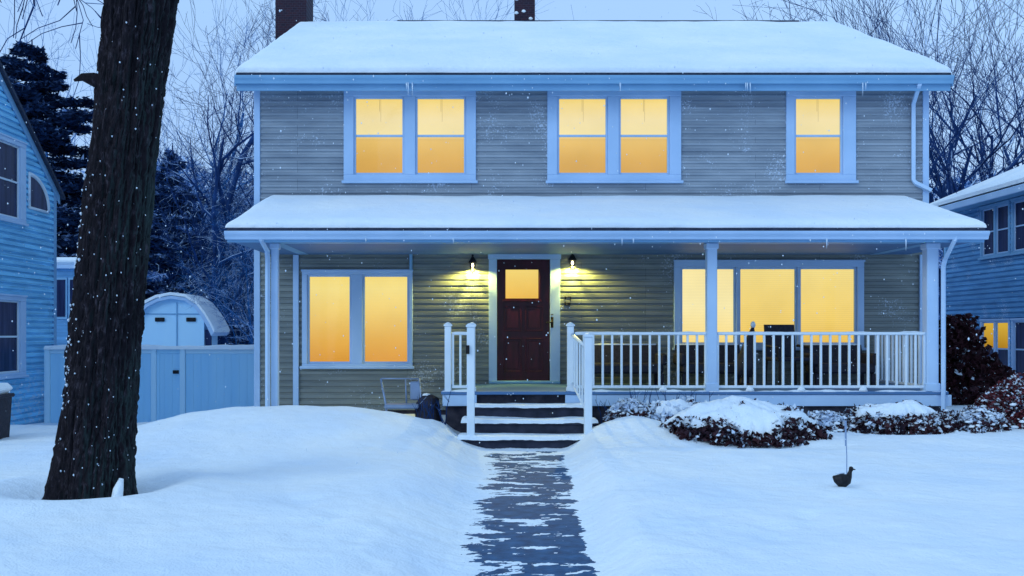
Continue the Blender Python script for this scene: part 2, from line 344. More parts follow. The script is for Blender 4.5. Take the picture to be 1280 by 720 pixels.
# ------------------------------------------------------------------ ground
def sstep(a, b, x):
    t = np.clip((x-a)/(b-a), 0, 1); return t*t*(3-2*t)
_r = random.Random(3)
FEET = [(-1.62, 8.05, .19, .26, .045)]+[(-1.45+.13*i+_r.uniform(-.05, .05)+.16*(i % 2), 7.7-.28*i, .09, .13, .022) for i in range(7)]+[(1.6+.25*i+.12*(i % 2), 6.2+.42*i, .10, .15, .018) for i in range(7)]+[(_r.uniform(-4, 5), _r.uniform(6, 11), _r.uniform(.1, .4), _r.uniform(.1, .4), _r.uniform(.008, .02)) for i in range(22)]
def Hs(x, y, fine=True):
    x = np.asarray(x, float); y = np.asarray(y, float)
    h = .19+.10*(fbm(x*.35, y*.35, 0, 3, 3)-.5)+.05*(fbm(x*1.3, y*1.3, 0, 3, 9)-.5)
    if fine: h = h+.022*(fbm(x*5, y*5, 0, 5, 21)-.5)+.05*(fbm(x*2.3, y*2.3, 0, 3, 25)-.5)*np.exp(-((x-.4)/2.6)**2)
    # ploughed-up mound left of the steps
    yb = np.where(y < 12.9, np.exp(-((y-12.9)/1.75)**2), np.exp(-((y-12.9)/1.2)**2))
    h = h+(.40+.05*(fbm(x*1.1, y*1.1, 0, 3, 5)-.5))*np.exp(-np.abs((x+2.72)/1.98)**3.4)*yb
    # bank to the right of the steps and rise towards the hedge
    h = h+.15*np.exp(-((x-1.85)/.45)**2)*np.exp(-((y-13.15)/.5)**2)
    h = h+.10*sstep(11.0, 13.5, y)*sstep(1.2, 2.0, x)+.07*np.exp(-((x-2.3)/.5)**2-((y-12.9)/.5)**2)+.14*np.exp(-((x-7.0)/.4)**2-((y-14.2)/.5)**2)
    h = h-.07*np.exp(-np.abs((x-3.3)/1.15)**4)*np.exp(-((y-11.95)/.22)**2)-.06*np.exp(-np.abs((x-5.7)/.9)**4)*np.exp(-((y-12.8)/.15)**2)
    # land falls away to the left and the back
    h = h-.40*sstep(-4.3, -6.6, x)*sstep(14, 19, y)
    h = h-.12*sstep(16, 24, y)
    # trunk hollow
    d = np.sqrt((x+3.53)**2+(y-8.55)**2); h = h-.07*np.exp(-(d/.62)**4)+.05*np.exp(-((d-.9)/.3)**2)
    # old footprints and a dent, half filled
    for px_, py_, ra, rb_, dp in (FEET if fine else []): h = h-dp*np.exp(-(((x-px_)/ra)**2+((y-py_)/rb_)**2)**1.5)
    # path
    t = y-6.3
    l = -.20+.016*t+.10*(fbm(y*1.8, 3.3, 0, 4, 31)-.5); r = .68+.048*t+.07*(fbm(y*2.2, 7.3, 0, 4, 37)-.5)
    cut = sstep(13.5, 12.95, y)
    inl = sstep(l-.85, l+.05, x)**1.3; inr = sstep(r+.42, r-.02, x)
    h = h+.035*(fbm(x*5, y*4, 0, 4, 71)-.45)*np.exp(-((x-l+.55)/.5)**2)+.03*(fbm(x*5, y*4, 0, 4, 72)-.45)*np.exp(-((x-r-.5)/.4)**2)
    k = inl*inr*np.maximum(cut, sstep(-.75, -.5, x)*sstep(1.8, 1.55, x)*sstep(12.9, 13.1, y)*sstep(16, 15.8, y))
    st = fbm(x*2.6, y*6.5, 0, 6, 51, .78)-.645+.05*sstep(9, 12, y)
    st = st+.16*sstep(l+.26, l, x)+.16*sstep(r-.07, r+.04, x)+.10*sstep(12.2, 12.7, y)
    hp = .002+.055*st
    return h*(1-k)+hp*k

def H(x, y): return float(Hs(x, y, False))

def axis(segs):
    out = []
    for a, b, s in segs: out.append(np.arange(a, b-1e-6, s))
    out.append([segs[-1][1]]); return np.concatenate(out)
gx = axis([(-90, -30, 6), (-30, -12, 1.0), (-12, -5.5, .12), (-5.5, -.8, .045), (-.8, 1.7, .013), (1.7, 8, .045), (8, 16, .12), (16, 40, 1.2), (40, 100, 6)])
gy = axis([(-20, 2, 2), (2, 5.4, .25), (5.4, 13.4, .02), (13.4, 17, .08), (17, 30, .35), (30, 60, 2), (60, 300, 12)])
GX, GY = np.meshgrid(gx, gy)
GZ = Hs(GX, GY)
V = np.stack([GX.ravel(), GY.ravel(), GZ.ravel()], 1)
tag(mesh_np('snow_ground', V, grid_faces(len(gx), len(gy)), SNOW), kind='structure')
mb = MB()
mb.add([(-1.1, 2, 0), (1.9, 2, 0), (1.9, 13.3, 0), (-1.1, 13.3, 0)], [(0, 1, 2, 3)])
tag(mb.build('path', PATHM), kind='structure')

# ------------------------------------------------------------------ building helpers
def siding(mb, x0, x1, z0, z1, y, openings=(), pitch=.099, off=.019, top=None):
    """clapboards on a wall facing -y; openings are (x0,x1,z0,z1); top(z) optional gives the x range at a height"""
    n = int(math.ceil((z1-z0)/pitch))
    for k in range(n):
        a = z0+k*pitch; b = min(a+pitch, z1)
        cuts = sorted({a, b} | {z for o in openings for z in (o[2], o[3]) if a < z < b})
        for c, d in zip(cuts[:-1], cuts[1:]):
            m = (c+d)/2; lo, hi = (x0, x1) if top is None else top(m)
            if hi-lo < .02: continue
            spans = [(lo, hi)]
            for o in openings:
                if o[2] <= m <= o[3]:
                    ns = []
                    for p, q in spans:
                        if o[1] <= p or o[0] >= q: ns.append((p, q)); continue
                        if o[0] > p: ns.append((p, o[0]))
                        if o[1] < q: ns.append((o[1], q))
                    spans = ns
            def prof(z):
                t = (z-a)/pitch
                return y-off if t <= .5 else (y-off*(1-(t-.5)/.16) if t < .66 else y)
            zs = [c]+[q for q in (a+.5*pitch, a+.66*pitch) if c < q < d]+[d]
            for p, q in spans:
                for e, f in zip(zs[:-1], zs[1:]):
                    ye, yf = prof(e+1e-6), prof(f-1e-6)
                    mb.add([(p, ye, e), (q, ye, e), (q, yf, f), (p, yf, f)], [(0, 1, 2, 3)])
                if c == a: mb.add([(p, y+.002, c), (q, y+.002, c), (q, prof(c), c), (p, prof(c), c)], [(0, 1, 2, 3)])

def window(parent, x0, x1, z0, z1, y, panes, blind, cas=.10, sashes=True, mat=None, smat=None, blinds=None, rail=.5, cord=False, proud=.05, sill=True):
    """casing outer rect x0..x1,z0..z1; panes = list of (px0,px1,pz0,pz1) glass rects"""
    mat = mat or TRIM; smat = smat or TRIM
    mb = MB(); xs = [x0]
    pz0 = panes[0][2]; pz1 = panes[0][3]; s = .035
    # casing top / bottom / sides / mullions, butted
    mb.box(x0, x1, y-proud, y+.05, pz1+s, z1, bev=.006)
    mb.box(x0, x1, y-proud, y+.05, z0, pz0-s, bev=.006)
    edges = [x0]+[e for p in panes for e in (p[0]-s, p[1]+s)]+[x1]
    for i in range(0, len(edges), 2):
        mb.box(edges[i], edges[i+1], y-proud+.004, y+.05, pz0-s, pz1+s, bev=.006)
    if sill: mb.box(x0-.03, x1+.03, y-proud-.04, y-proud+.002, z0-.012, z0+.035, bev=.008)
    mb.box(x0-.012, x1+.012, y-proud-.022, y-proud+.001, z1-.035, z1, bev=.006)
    w = mb.build('window', mat, parent)
    for i, p in enumerate(panes):
        a, b, c, d = p
        m = MB(); t = .03
        m.box(a-s, a, y-.006, y+.04, c-s, d+s, bev=.004); m.box(b, b+s, y-.006, y+.04, c-s, d+s, bev=.004)
        m.box(a, b, y-.006, y+.04, c-s, c, bev=.004); m.box(a, b, y-.006, y+.04, d, d+s, bev=.004)
        if sashes:
            zm = c+(d-c)*rail; m.box(a, b, y-.004, y+.038, zm-.018, zm+.018, bev=.004)
        m.build('sash', smat, w)
        bl = blinds[i] if blinds else blind
        if bl is DARKGL:
            g = MB(); g.add([(a, y+.018, c), (b, y+.018, c), (b, y+.018, d), (a, y+.018, d)], [(0, 1, 2, 3)]); g.build('pane', DARKGL, w); continue
        g = MB(); g.add([(a, y+.018, c), (b, y+.018, c), (b, y+.018, d), (a, y+.018, d)], [(0, 1, 2, 3)]); g.build('pane', GLASS, w)
        g = MB(); g.add([(a-.02, y+.075, c-.02), (b+.02, y+.075, c-.02), (b+.02, y+.075, d+.02), (a-.02, y+.075, d+.02)], [(0, 1, 2, 3)])
        g.build('window_blind', bl, w)
        if cord:
            g = MB(); zc = c+(d-c)*(rail+.2); xm = (a+b)/2
            g.tube([(xm, y+.06, d), (xm, y+.06, d-.20)], .0022, 4); g.tube([(xm+.02, y+.06, d), (xm+.02, y+.06, zc)], .0018, 4)
            g.build('cord', B_CORD, w)
    return w
B_CORD = noise_mat('blind_cord', C(.35, .26, .14), C(.4, .3, .16), rough=.8)

def snow_slope(name, parent, x0, x1, p0, p1, T=.13, nx=160, ny=30, edge=.10, seed=1, lip=.0, vary=.25):
    """snow lying on a slope from eave p0=(y,z) to top p1; rounded at its edges"""
    u = np.linspace(0, 1, nx); v = np.linspace(0, 1, ny)
    u = np.sort(np.concatenate([u, [.0008, .002, .004, .008, .992, .996, .998, .9992]])); v = np.sort(np.concatenate([v, [.004, .01, .02, .98, .99]]))
    U, W = np.meshgrid(u, v); L = x1-x0; S = math.hypot(p1[0]-p0[0], p1[1]-p0[1])
    X = x0+U*L; d = np.minimum(np.minimum(U*L, (1-U)*L), W*S)
    nn = fbm(X*1.1, W*S*1.1, 0, 4, seed)-.5
    th = T*np.sqrt(np.clip(1-(1-np.clip(d/edge, 0, 1))**2, 0, 1))*(1+vary*nn*2)
    n = np.array([-(p1[1]-p0[1]), (p1[0]-p0[0])])/S       # normal in (y,z)
    if n[1] < 0: n = -n
    ov = lip*(fbm(X*2.3, 0, 0, 4, seed+5)-.35)*np.exp(-W*S/.12)
    Y = p0[0]+(p1[0]-p0[0])*W+n[0]*th-ov*np.sign(p1[0]-p0[0]); Z = p0[1]+(p1[1]-p0[1])*W+n[1]*th-ov*.3
    X = X+np.where(U < .5, -1, 1)*.03*(fbm(W*S*2, U*3, 0, 3, seed+9)-.3)*((U < .01) | (U > .99))
    return mesh_np(name, np.stack([X.ravel(), Y.ravel(), Z.ravel()], 1), grid_faces(len(u), len(v)), SNOW, parent)

# ------------------------------------------------------------------ THE HOUSE
house = empty('house', (1.7, 16, 0), 0, 'two storey beige clapboard house with lit yellow windows and a snowy front porch', 'house')
house.location = (0, 0, 0)
WY = 16.0; XL, XR = -3.92, 7.31; YB = 25.6; PX = lambda px, D=WY: (px-612)/1200*D
PZ = lambda py, D=WY: 1.6-(py-415)/1200*D
ZT = 5.66                      # underside of soffit
# openings
up = []
for (a, b) in ((430, 595), (684, 851), (982, 1069)):
    up.append((PX(a), PX(b), PZ(229), PZ(108.5)))
lo = [(PX(378), PX(516), PZ(460), PZ(337)), (PX(842), PX(1079), PZ(437), PZ(325)), (PX(611), PX(700), .74, PZ(313))]
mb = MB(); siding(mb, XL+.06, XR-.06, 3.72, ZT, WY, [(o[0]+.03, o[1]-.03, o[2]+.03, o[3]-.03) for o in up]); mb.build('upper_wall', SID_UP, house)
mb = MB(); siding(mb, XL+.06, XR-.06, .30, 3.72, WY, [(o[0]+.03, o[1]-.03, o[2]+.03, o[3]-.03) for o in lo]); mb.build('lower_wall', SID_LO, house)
# other walls: clapboard sides with gable triangles, plain back
RY = 20.8
def sidewall(xp, sgn):
    m = MB()
    def top(z):
        if z <= ZT: return (WY+.05, YB-.05)
        t = (z-ZT)/2.35; return (WY+.05+t*(RY-WY), YB-.05-t*(YB-RY))
    siding(m, WY, YB, .30, 8.0, 0, [], top=top)
    # local x = world y, local -y = outwards
    vs = [((xp-v[1]*sgn*-1) if False else xp+(-v[1])*sgn, v[0], v[2]) for v in m.v]; m.v = vs
    o = m.build('side_wall', SID_UP, house); return o
sidewall(XL, -1); sidewall(XR, 1)
mb = MB(); mb.box(XL+.02, XR-.02, YB-.1, YB, .3, ZT); mb.build('back_wall', SID_UP, house)
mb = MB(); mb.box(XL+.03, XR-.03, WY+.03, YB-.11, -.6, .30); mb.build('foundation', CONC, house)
mb = MB(); mb.box(XL+.05, XR-.05, WY+.2, YB-.2, .31, ZT+.0); mb.build('inner_block', DARKW, house)  # unseen dark box added inside the house to block light
for x in (XL, XR-.10): 
    mb = MB(); mb.box(x-.0, x+.10, WY-.035, WY+.06, .30, ZT, bev=.005); mb.build('corner_board', TRIM, house)
mb = MB(); mb.box(XL+.1, XR-.1, WY-.03, WY+.01, 3.64, 3.72, bev=.004); mb.build('flashing', SHING, house)
# windows
for (a, b, pn) in ((430, 595, ((445, 503), (522, 580))), (684, 851, ((699, 757), (776, 834))), (982, 1069, ((995, 1050.5),))):
    window(house, PX(a), PX(b), PZ(229), PZ(109), WY, [(PX(p), PX(q), PZ(216), PZ(123.5)) for p, q in pn], B_UP, cord=True, rail=.5)
window(house, PX(378), PX(516), PZ(460), PZ(337), WY, [(PX(387), PX(437), PZ(452), PZ(346)), (PX(456), PX(509), PZ(452), PZ(346))], B_LO, sashes=False)
window(house, PX(842), PX(1079), PZ(437), PZ(325), WY, [(PX(853), PX(917), PZ(428), PZ(336.5)), (PX(925.5), PX(993.5), PZ(428), PZ(336.5)), (PX(1001), PX(1068), PZ(428), PZ(336.5))], B_BIG,
       sashes=False, blinds=[B_BIG2, B_BIG, B_BIG])
# conduit pipe above the ground floor window
mb = MB(); mb.tube([(PX(514), WY-.05, 3.2), (PX(514), WY-.05, PZ(337)-.02)], .028, 8); mb.build('pipe', TRIMB, house, True)
# door
dx0, dx1, dz0, dz1 = PX(621.5), PX(687), .775, PZ(325)
mb = MB()
mb.box(PX(611), dx0-.005, WY-.05, WY+.08, .74, dz1+.01, bev=.006); mb.box(dx1+.005, PX(700), WY-.05, WY+.08, .74, dz1+.01, bev=.006)
mb.box(PX(611)-.015, PX(700)+.015, WY-.06, WY+.08, dz1+.01, PZ(313), bev=.008)
fr = mb.build('door_frame', TRIM, house)
mb = MB(); mb.box(PX(611)+.0, PX(700)-.0, WY-.10, WY+.08, .742, .79, bev=.008); mb.build('threshold', TRIMB, fr)
yd = WY+.0
mb = MB(); gx0, gx1, gz0, gz1 = PX(632), PX(673), PZ(373), PZ(337)
mb.box(dx0, gx0, yd, yd+.05, dz0, dz1); mb.box(gx1, dx1, yd, yd+.05, dz0, dz1)
mb.box(gx0, gx1, yd, yd+.05, gz1, dz1); mb.box(gx0, gx1, yd, yd+.05, dz0, gz0)
# mouldings
def ring(m, a, b, c, d, y, t=.018, dp=.012):
    m.box(a, b, y-dp, y+.001, c, c+t, bev=.004); m.box(a, b, y-dp, y+.001, d-t, d, bev=.004); m.box(a, a+t, y-dp, y+.001, c+t, d-t, bev=.004); m.box(b-t, b, y-dp, y+.001, c+t, d-t, bev=.004)
ring(mb, gx0-.02, gx1+.02, gz0-.02, gz1+.02, yd)
mid = (dx0+dx1)/2
for a, b in ((dx0+.11, mid-.03), (mid+.03, dx1-.11)):
    ring(mb, a, b, dz0+.16, dz0+.72, yd); ring(mb, a, b, dz0+.84, gz0-.13, yd)
    mb.box(a+.05, b-.05, yd-.008, yd+.001, dz0+.21, dz0+.67, bev=.007); mb.box(a+.05, b-.05, yd-.008, yd+.001, dz0+.89, gz0-.18, bev=.007)
mb.box(gx0-.05, gx1+.05, yd-.04, yd+.001, gz0-.055, gz0-.022, bev=.006)
dr = mb.build('door', DOORM, house)
mb = MB(); mb.add([(gx0, yd+.04, gz0), (gx1, yd+.04, gz0), (gx1, yd+.04, gz1), (gx0, yd+.04, gz1)], [(0, 1, 2, 3)]); mb.build('door_window', B_DOOR, dr)
mb = MB(); mb.add([(gx0, yd+.02, gz0), (gx1, yd+.02, gz0), (gx1, yd+.02, gz1), (gx0, yd+.02, gz1)], [(0, 1, 2, 3)]); mb.build('pane', GLASS, dr)
mb = MB(); hx = PX(690); hz = PZ(403)
mb.box(hx-.025, hx+.02, WY-.065, WY-.045, hz-.09, hz+.09, bev=.006); mb.tube([(hx, WY-.06, hz), (hx, WY-.12, hz)], .012, 8); mb.tube([(hx+.01, WY-.12, hz), (hx-.10, WY-.12, hz)], .011, 8)
mb.lathe([(0.001, 0), (.02, .004), (.02, .016), (.001, .02)], (hx, WY-.07, hz+.12), 10)
mb.build('handle', BLACK, dr, True)

# wall lamps
def wall_lamp(px, py):
    x, z = PX(px), PZ(py)
    m = MB()
    m.lathe([(.001, -.02), (.045, -.015), (.05, 0), (.045, .015), (.001, .02)], (0, 0, 0), 14)
    m.v = [(v[0], v[2], v[1]*1.6) for v in m.v]
    m.v = [(v[0]+x, v[1]+WY-.035, v[2]+z+.06) for v in m.v]
    m.tube([(x, WY-.05, z+.05), (x, WY-.11, z+.03), (x, WY-.16, z+.09), (x, WY-.17, z+.155), (x, WY-.15, z+.165)], .009, 6)
    m.lathe([(.012, .20), (.02, .185), (.012, .165), (.03, .15), (.05, .11), (.075, .07), (.072, .062), (.03, .064)], (x, WY-.15, z), 12)
    m.lathe([(.001, -.118), (.010, -.11), (.016, -.098), (.012, -.087), (.001, -.085)], (x, WY-.15, z), 10)
    m.tube([(x+.043*math.cos(q*PI/5), WY-.15+.043*math.sin(q*PI/5), z-.088) for q in range(11)], .005, 5, cap=False)
    for k in range(4):
        a = PI/4+k*PI/2; m.tube([(x+.043*math.cos(a), WY-.15+.043*math.sin(a), z-.09), (x+.064*math.cos(a), WY-.15+.064*math.sin(a), z+.06)], .0045, 5)
    l = m.build('wall_lamp', BLACK, house)
    m = MB(); m.lathe([(.036, -.085), (.052, .055)], (x, WY-.15, z), 12); m.f = m.f[:-2]; m.m = m.m[:-2]; m.build('lamp_glass', GLASS, l, True)
    m = MB(); m.lathe([(.001, -.012), (.014, -.006), (.021, .012), (.016, .034), (.010, .05), (.001, .055)], (x, WY-.15, z), 10); m.build('bulb', BULB, l, True)
    ld = bpy.data.lights.new('lamp_light', 'SPOT'); ld.spot_size = R(168); ld.spot_blend = .4; ld.energy = 115; ld.color = (1, .83, .15); ld.shadow_soft_size = .012
    lo_ = bpy.data.objects.new('lamp_light', ld); COL.objects.link(lo_); lo_.location = (x, WY-.15, z-.03); lo_.parent = l
m = bpy.data.materials.new('bulb_glow'); m.use_nodes = True; nt = m.node_tree; nt.nodes.clear()
o_ = N(nt, 'ShaderNodeOutputMaterial'); e_ = N(nt, 'ShaderNodeEmission'); e_.inputs[0].default_value = C(1, .86, .5); e_.inputs[1].default_value = 9; nt.links.new(e_.outputs[0], o_.inputs[0]); BULB = m
wall_lamp(591, 334); wall_lamp(714.5, 331)
# house number: small dark worn marks
mb = MB(); nx_, nz_ = PX(710), PZ(376)
for dx, dz, w, h in ((-.045, .05, .03, .05), (-.045, -.045, .035, .055), (.02, .066, .06, .018), (.04, .03, .018, .07), (.015, -.05, .05, .05), (-.01, -.07, .09, .012)):
    mb.box(nx_+dx-w/2, nx_+dx+w/2, WY-.03, WY-.015, nz_+dz-h/2, nz_+dz+h/2, bev=.004)
mb.build('house_number', BLACK, house)

# main roof
EY, EZ = 15.6, 5.83; RZ = 8.23
X0, X1 = -4.12, 7.50
mb = MB(); t = .12
mb.prism([(EY, EZ-.02), (RY, RZ-.02), (YB+.4, EZ-.02), (YB+.4, EZ-.02-t), (RY, RZ-.02-t), (EY, EZ-.02-t)], X0, X1, 'x')
roof = mb.build('roof', SHING, house)
snow_slope('roof_snow', roof, X0-.015, X1+.015, (EY+.035, EZ-.008), (RY-.04, RZ-.02), T=.105, seed=4, lip=.03)
snow_slope('roof_snow', roof, X0-.015, X1+.015, (YB+.4, EZ-.01), (RY+.04, RZ-.015), T=.15, nx=60, seed=6, lip=.03)
mb = MB(); mb.prism([(RY-.14, RZ-.03), (RY, RZ+.125), (RY+.14, RZ-.03)], -2.0, 6.7, 'x'); mb.build('ridge_vent', SHING, roof)
# gutter (K profile) + soffit + rake boards
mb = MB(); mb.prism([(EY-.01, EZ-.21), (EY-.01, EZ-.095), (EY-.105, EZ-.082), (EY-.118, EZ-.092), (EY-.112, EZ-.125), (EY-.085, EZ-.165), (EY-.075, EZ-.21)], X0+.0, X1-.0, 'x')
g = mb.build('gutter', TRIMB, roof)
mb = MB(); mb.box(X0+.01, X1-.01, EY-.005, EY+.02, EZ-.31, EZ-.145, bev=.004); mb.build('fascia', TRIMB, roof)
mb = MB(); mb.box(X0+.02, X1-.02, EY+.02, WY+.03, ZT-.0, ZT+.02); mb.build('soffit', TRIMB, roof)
mb = MB(); mb.box(XL+.1, XR-.1, WY-.045, WY-.0, ZT-.05, ZT-.001); mb.build('shadow_frieze', SOFF, house)  # dark strip paints in the shadow line under the soffit
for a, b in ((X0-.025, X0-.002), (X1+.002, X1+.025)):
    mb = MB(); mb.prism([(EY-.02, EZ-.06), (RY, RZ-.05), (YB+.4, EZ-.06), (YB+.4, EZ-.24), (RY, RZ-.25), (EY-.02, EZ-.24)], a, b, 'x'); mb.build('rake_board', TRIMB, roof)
# chimneys
mb = MB(); cx0, cx1 = -4.62, -3.95
mb.box(cx0, cx1, 20.7, 21.5, -.3, 9.55); mb.box(cx0-.05, cx1+.05, 20.65, 21.55, 9.35, 9.47); mb.box(cx0-.09, cx1+.09, 20.61, 21.59, 9.47, 9.62)
ch = mb.build('chimney', BRICK, house)
mb = MB(); mb.box(cx0-.07, cx1+.07, 20.63, 21.57, 9.62, 9.75, bev=.05); mb.build('chimney_snow', SNOW, ch)
mb = MB(); mb.box(.55, .99, 20.95, 21.4, 7.6, 9.7); mb.box(.51, 1.03, 20.91, 21.44, 9.5, 9.62)
ch = mb.build('chimney', BRICK, house)
rnd = random.Random(5); mb = MB()
for k in range(9):
    x = rnd.uniform(.58, .93); z = rnd.uniform(8.3, 9.5); mb.lathe([(.001, -.03), (.035, -.02), (.05, 0), (.03, .03), (.001, .04)], (x, 20.945, z), 7, sy=.35)
mb.box(.53, 1.01, 20.93, 21.42, 9.70, 9.78, bev=.03); tag(mb.build('chimney_snow', SNOW, ch, True), kind='stuff')
# small pipe vent behind the ridge
# downspout, upper right
def downspout(pts, r=.042, name='downspout', par=house):
    m = MB(); m.tube(pts, r, 4); return m.build(name, MIDP, par)
X = PX(1142, 15.92)
downspout([(PX(1152, 15.5), EY-.05, EZ-.14), (PX(1151, 15.5), EY-.04, EZ-.22), (X, WY-.07, ZT-.28), (X, WY-.07, PZ(226)), (X+.03, WY-.09, PZ(230)), (X+.27, WY-.13, PZ(240))])

# porch
porch = MB(); PY = 13.94; DK = .74
px0, px1 = -.70, 6.62
porch.box(px0, px1, PY-.10, WY-.03, DK-.045, DK, bev=.008)
deck = porch.build('porch_deck', SOFF, house)
mb = MB(); mb.box(px0+.02, PX(596, PY), PY-.085, PY-.045, .53, DK-.047, bev=.006); mb.build('deck_fascia', MIDP, deck)
mb = MB(); mb.box(PX(706, PY), px1+.05, PY-.085, PY-.045, .53, DK-.047, bev=.006); mb.build('deck_fascia', MIDP, deck)
mb = MB(); mb.box(px1-.02, px1+.02, PY-.04, WY-.03, .53, DK-.047, bev=.006); mb.build('deck_fascia', MIDP, deck)
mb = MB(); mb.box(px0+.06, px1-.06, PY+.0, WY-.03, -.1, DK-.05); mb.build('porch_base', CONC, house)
# thin snow blown on the deck edge
def snow_strip(x0, x1, y, z, w, T, name, par, seed=1, nx=None, gap=0):
    nx = nx or max(8, int((x1-x0)/.03)); u = np.linspace(x0, x1, nx); v = np.linspace(0, 1, 7)
    U, W = np.meshgrid(u, v); k = np.clip(fbm(U*3.1, 0, 0, 4, seed)*2.2-.6-gap, 0.0, 1.2)
    e = np.minimum(1, np.minimum(U-x0, x1-U)/.05)
    Zz = z-.004+T*k*np.sin(PI*W)**.6*np.sqrt(np.clip(e, 0, 1)); Yy = y+(W-.5)*w*(.7+.3*k)
    return mesh_np(name, np.stack([U.ravel(), Yy.ravel(), Zz.ravel()], 1), grid_faces(nx, 7), SNOW, par)
snow_strip(PX(712, PY), px1, PY-.03, DK, .15, .035, 'deck_snow', deck, 3)
snow_strip(px0, PX(592, PY), PY-.03, DK, .15, .035, 'deck_snow', deck, 4)

# porch roof
PEY, PEZ = 13.52, 3.065; PTZ = 3.77
PX0, PX1 = -3.70, 6.98
mb = MB(); mb.prism([(PEY, PEZ), (WY-.02, PTZ), (WY-.02, PTZ-.09), (PEY, PEZ-.09)], PX0, PX1, 'x')
mb.prism([(PEY+.1, PEZ-.09), (WY-.03, PTZ-.09), (WY-.03, PEZ-.16), (PEY+.1, PEZ-.16)], PX0+.05, PX1-.05, 'x')
pr = mb.build('porch_roof', [SHING], house)
snow_slope('porch_snow', pr, PX0-.02, PX1+.04, (PEY+.03, PEZ+.008), (WY-.03, PTZ+.0), T=.10, ny=20, seed=14, lip=.035, edge=.16)
mb = MB(); mb.prism([(PEY+.021, PEZ-.12), (PEY-.01, PEZ-.055), (PEY-.10, PEZ-.05), (PEY-.115, PEZ-.06), (PEY-.11, PEZ-.09), (PEY-.08, PEZ-.13), (PEY-.07, PEZ-.165), (PEY+.021, PEZ-.165)], PX0-.01, PX1+.01, 'x')
pg = mb.build('gutter', TRIM, pr)
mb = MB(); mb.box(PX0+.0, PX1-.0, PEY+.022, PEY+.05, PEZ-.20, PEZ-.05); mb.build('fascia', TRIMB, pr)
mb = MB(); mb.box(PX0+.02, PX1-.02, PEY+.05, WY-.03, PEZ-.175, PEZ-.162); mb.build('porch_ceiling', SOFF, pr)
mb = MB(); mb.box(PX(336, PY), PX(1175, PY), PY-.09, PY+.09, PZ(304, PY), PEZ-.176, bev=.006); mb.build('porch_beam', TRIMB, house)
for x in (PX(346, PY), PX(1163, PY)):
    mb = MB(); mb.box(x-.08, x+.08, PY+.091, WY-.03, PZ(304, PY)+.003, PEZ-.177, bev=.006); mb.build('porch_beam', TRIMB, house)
def column(x, zb, w=.15, nm='porch_column'):
    zt = PZ(304, PY); m = MB()
    m.box(x-w/2, x+w/2, PY-w/2, PY+w/2, zb, zt-.001, bev=.012)
    m.box(x-w/2-.02, x+w/2+.02, PY-w/2-.02, PY+w/2+.02, zb+.001, zb+.12, bev=.01)
    m.box(x-w/2-.018, x+w/2+.018, PY-w/2-.018, PY+w/2+.018, zt-.09, zt-.003, bev=.01)
    return m.build(nm, MIDP, house)
column(PX(889, PY), DK, .145); column(PX(1163, PY), DK, .17); column(PX(344, PY), .0, .10)
# pilasters on the wall
for a, b in ((350, 357), (367, 374)):
    pass
mb = MB(); mb.box(PX(367), PX(374), WY-.06, WY-.01, .3, PEZ-.18, bev=.006); mb.build('pilaster', TRIM, house)
mb = MB(); mb.box(PX(1148), PX(1156), WY-.06, WY-.01, .75, PEZ-.18, bev=.006); mb.build('pilaster', TRIM, house)
# icicles under the gutters
def icicles(px, D, y, z, parent, seed, n=4, L=.22):
    rr = random.Random(seed); x = PX(px, D)
    for i in range(n):
        l = L*rr.uniform(.35, 1.0); xx = x+rr.uniform(-.09, .09); m = MB(); m.tube([(xx, y, z+.01), (xx+.002, y, z-l*.4), (xx, y, z-l)], [.013, .008, .0015], 6); m.build('icicle', ICE, parent, True)
ICE = noise_mat('ice', C(.45, .6, .78), C(.6, .74, .88), scale=8, rough=.15, spec=.8)
for px, L_ in ((513, .34), (770, .26), (935, .24), (1083, .30)): icicles(px, 15.5, EY-.08, EZ-.21, g, px, 2+px % 2, L_*.8)
for px, L_ in ((450, .14), (567, .20), (785, .12), (1027, .24), (1137, .34)): icicles(px, 13.45, PEY-.07, PEZ-.163, pg, px, 1+px % 3, L_*.8)
# porch downspouts
xc = PX(1171, PY)
downspout([(PX(1196, 13.44), PEY-.05, PEZ-.11), (PX(1195, 13.44), PEY-.05, PEZ-.17), (xc+.06, PY-.13, PEZ-.42), (xc+.03, PY-.14, PEZ-.52), (xc+.03, PY-.14, .35)], .036)
xc = PX(337, PY)
downspout([(PX(324, 13.44), PEY-.05, PEZ-.11), (PX(325, 13.44), PEY-.05, PEZ-.16), (xc-.01, PY-.11, PEZ-.30), (xc, PY-.12, PEZ-.42), (xc, PY-.12, .3)], .036)

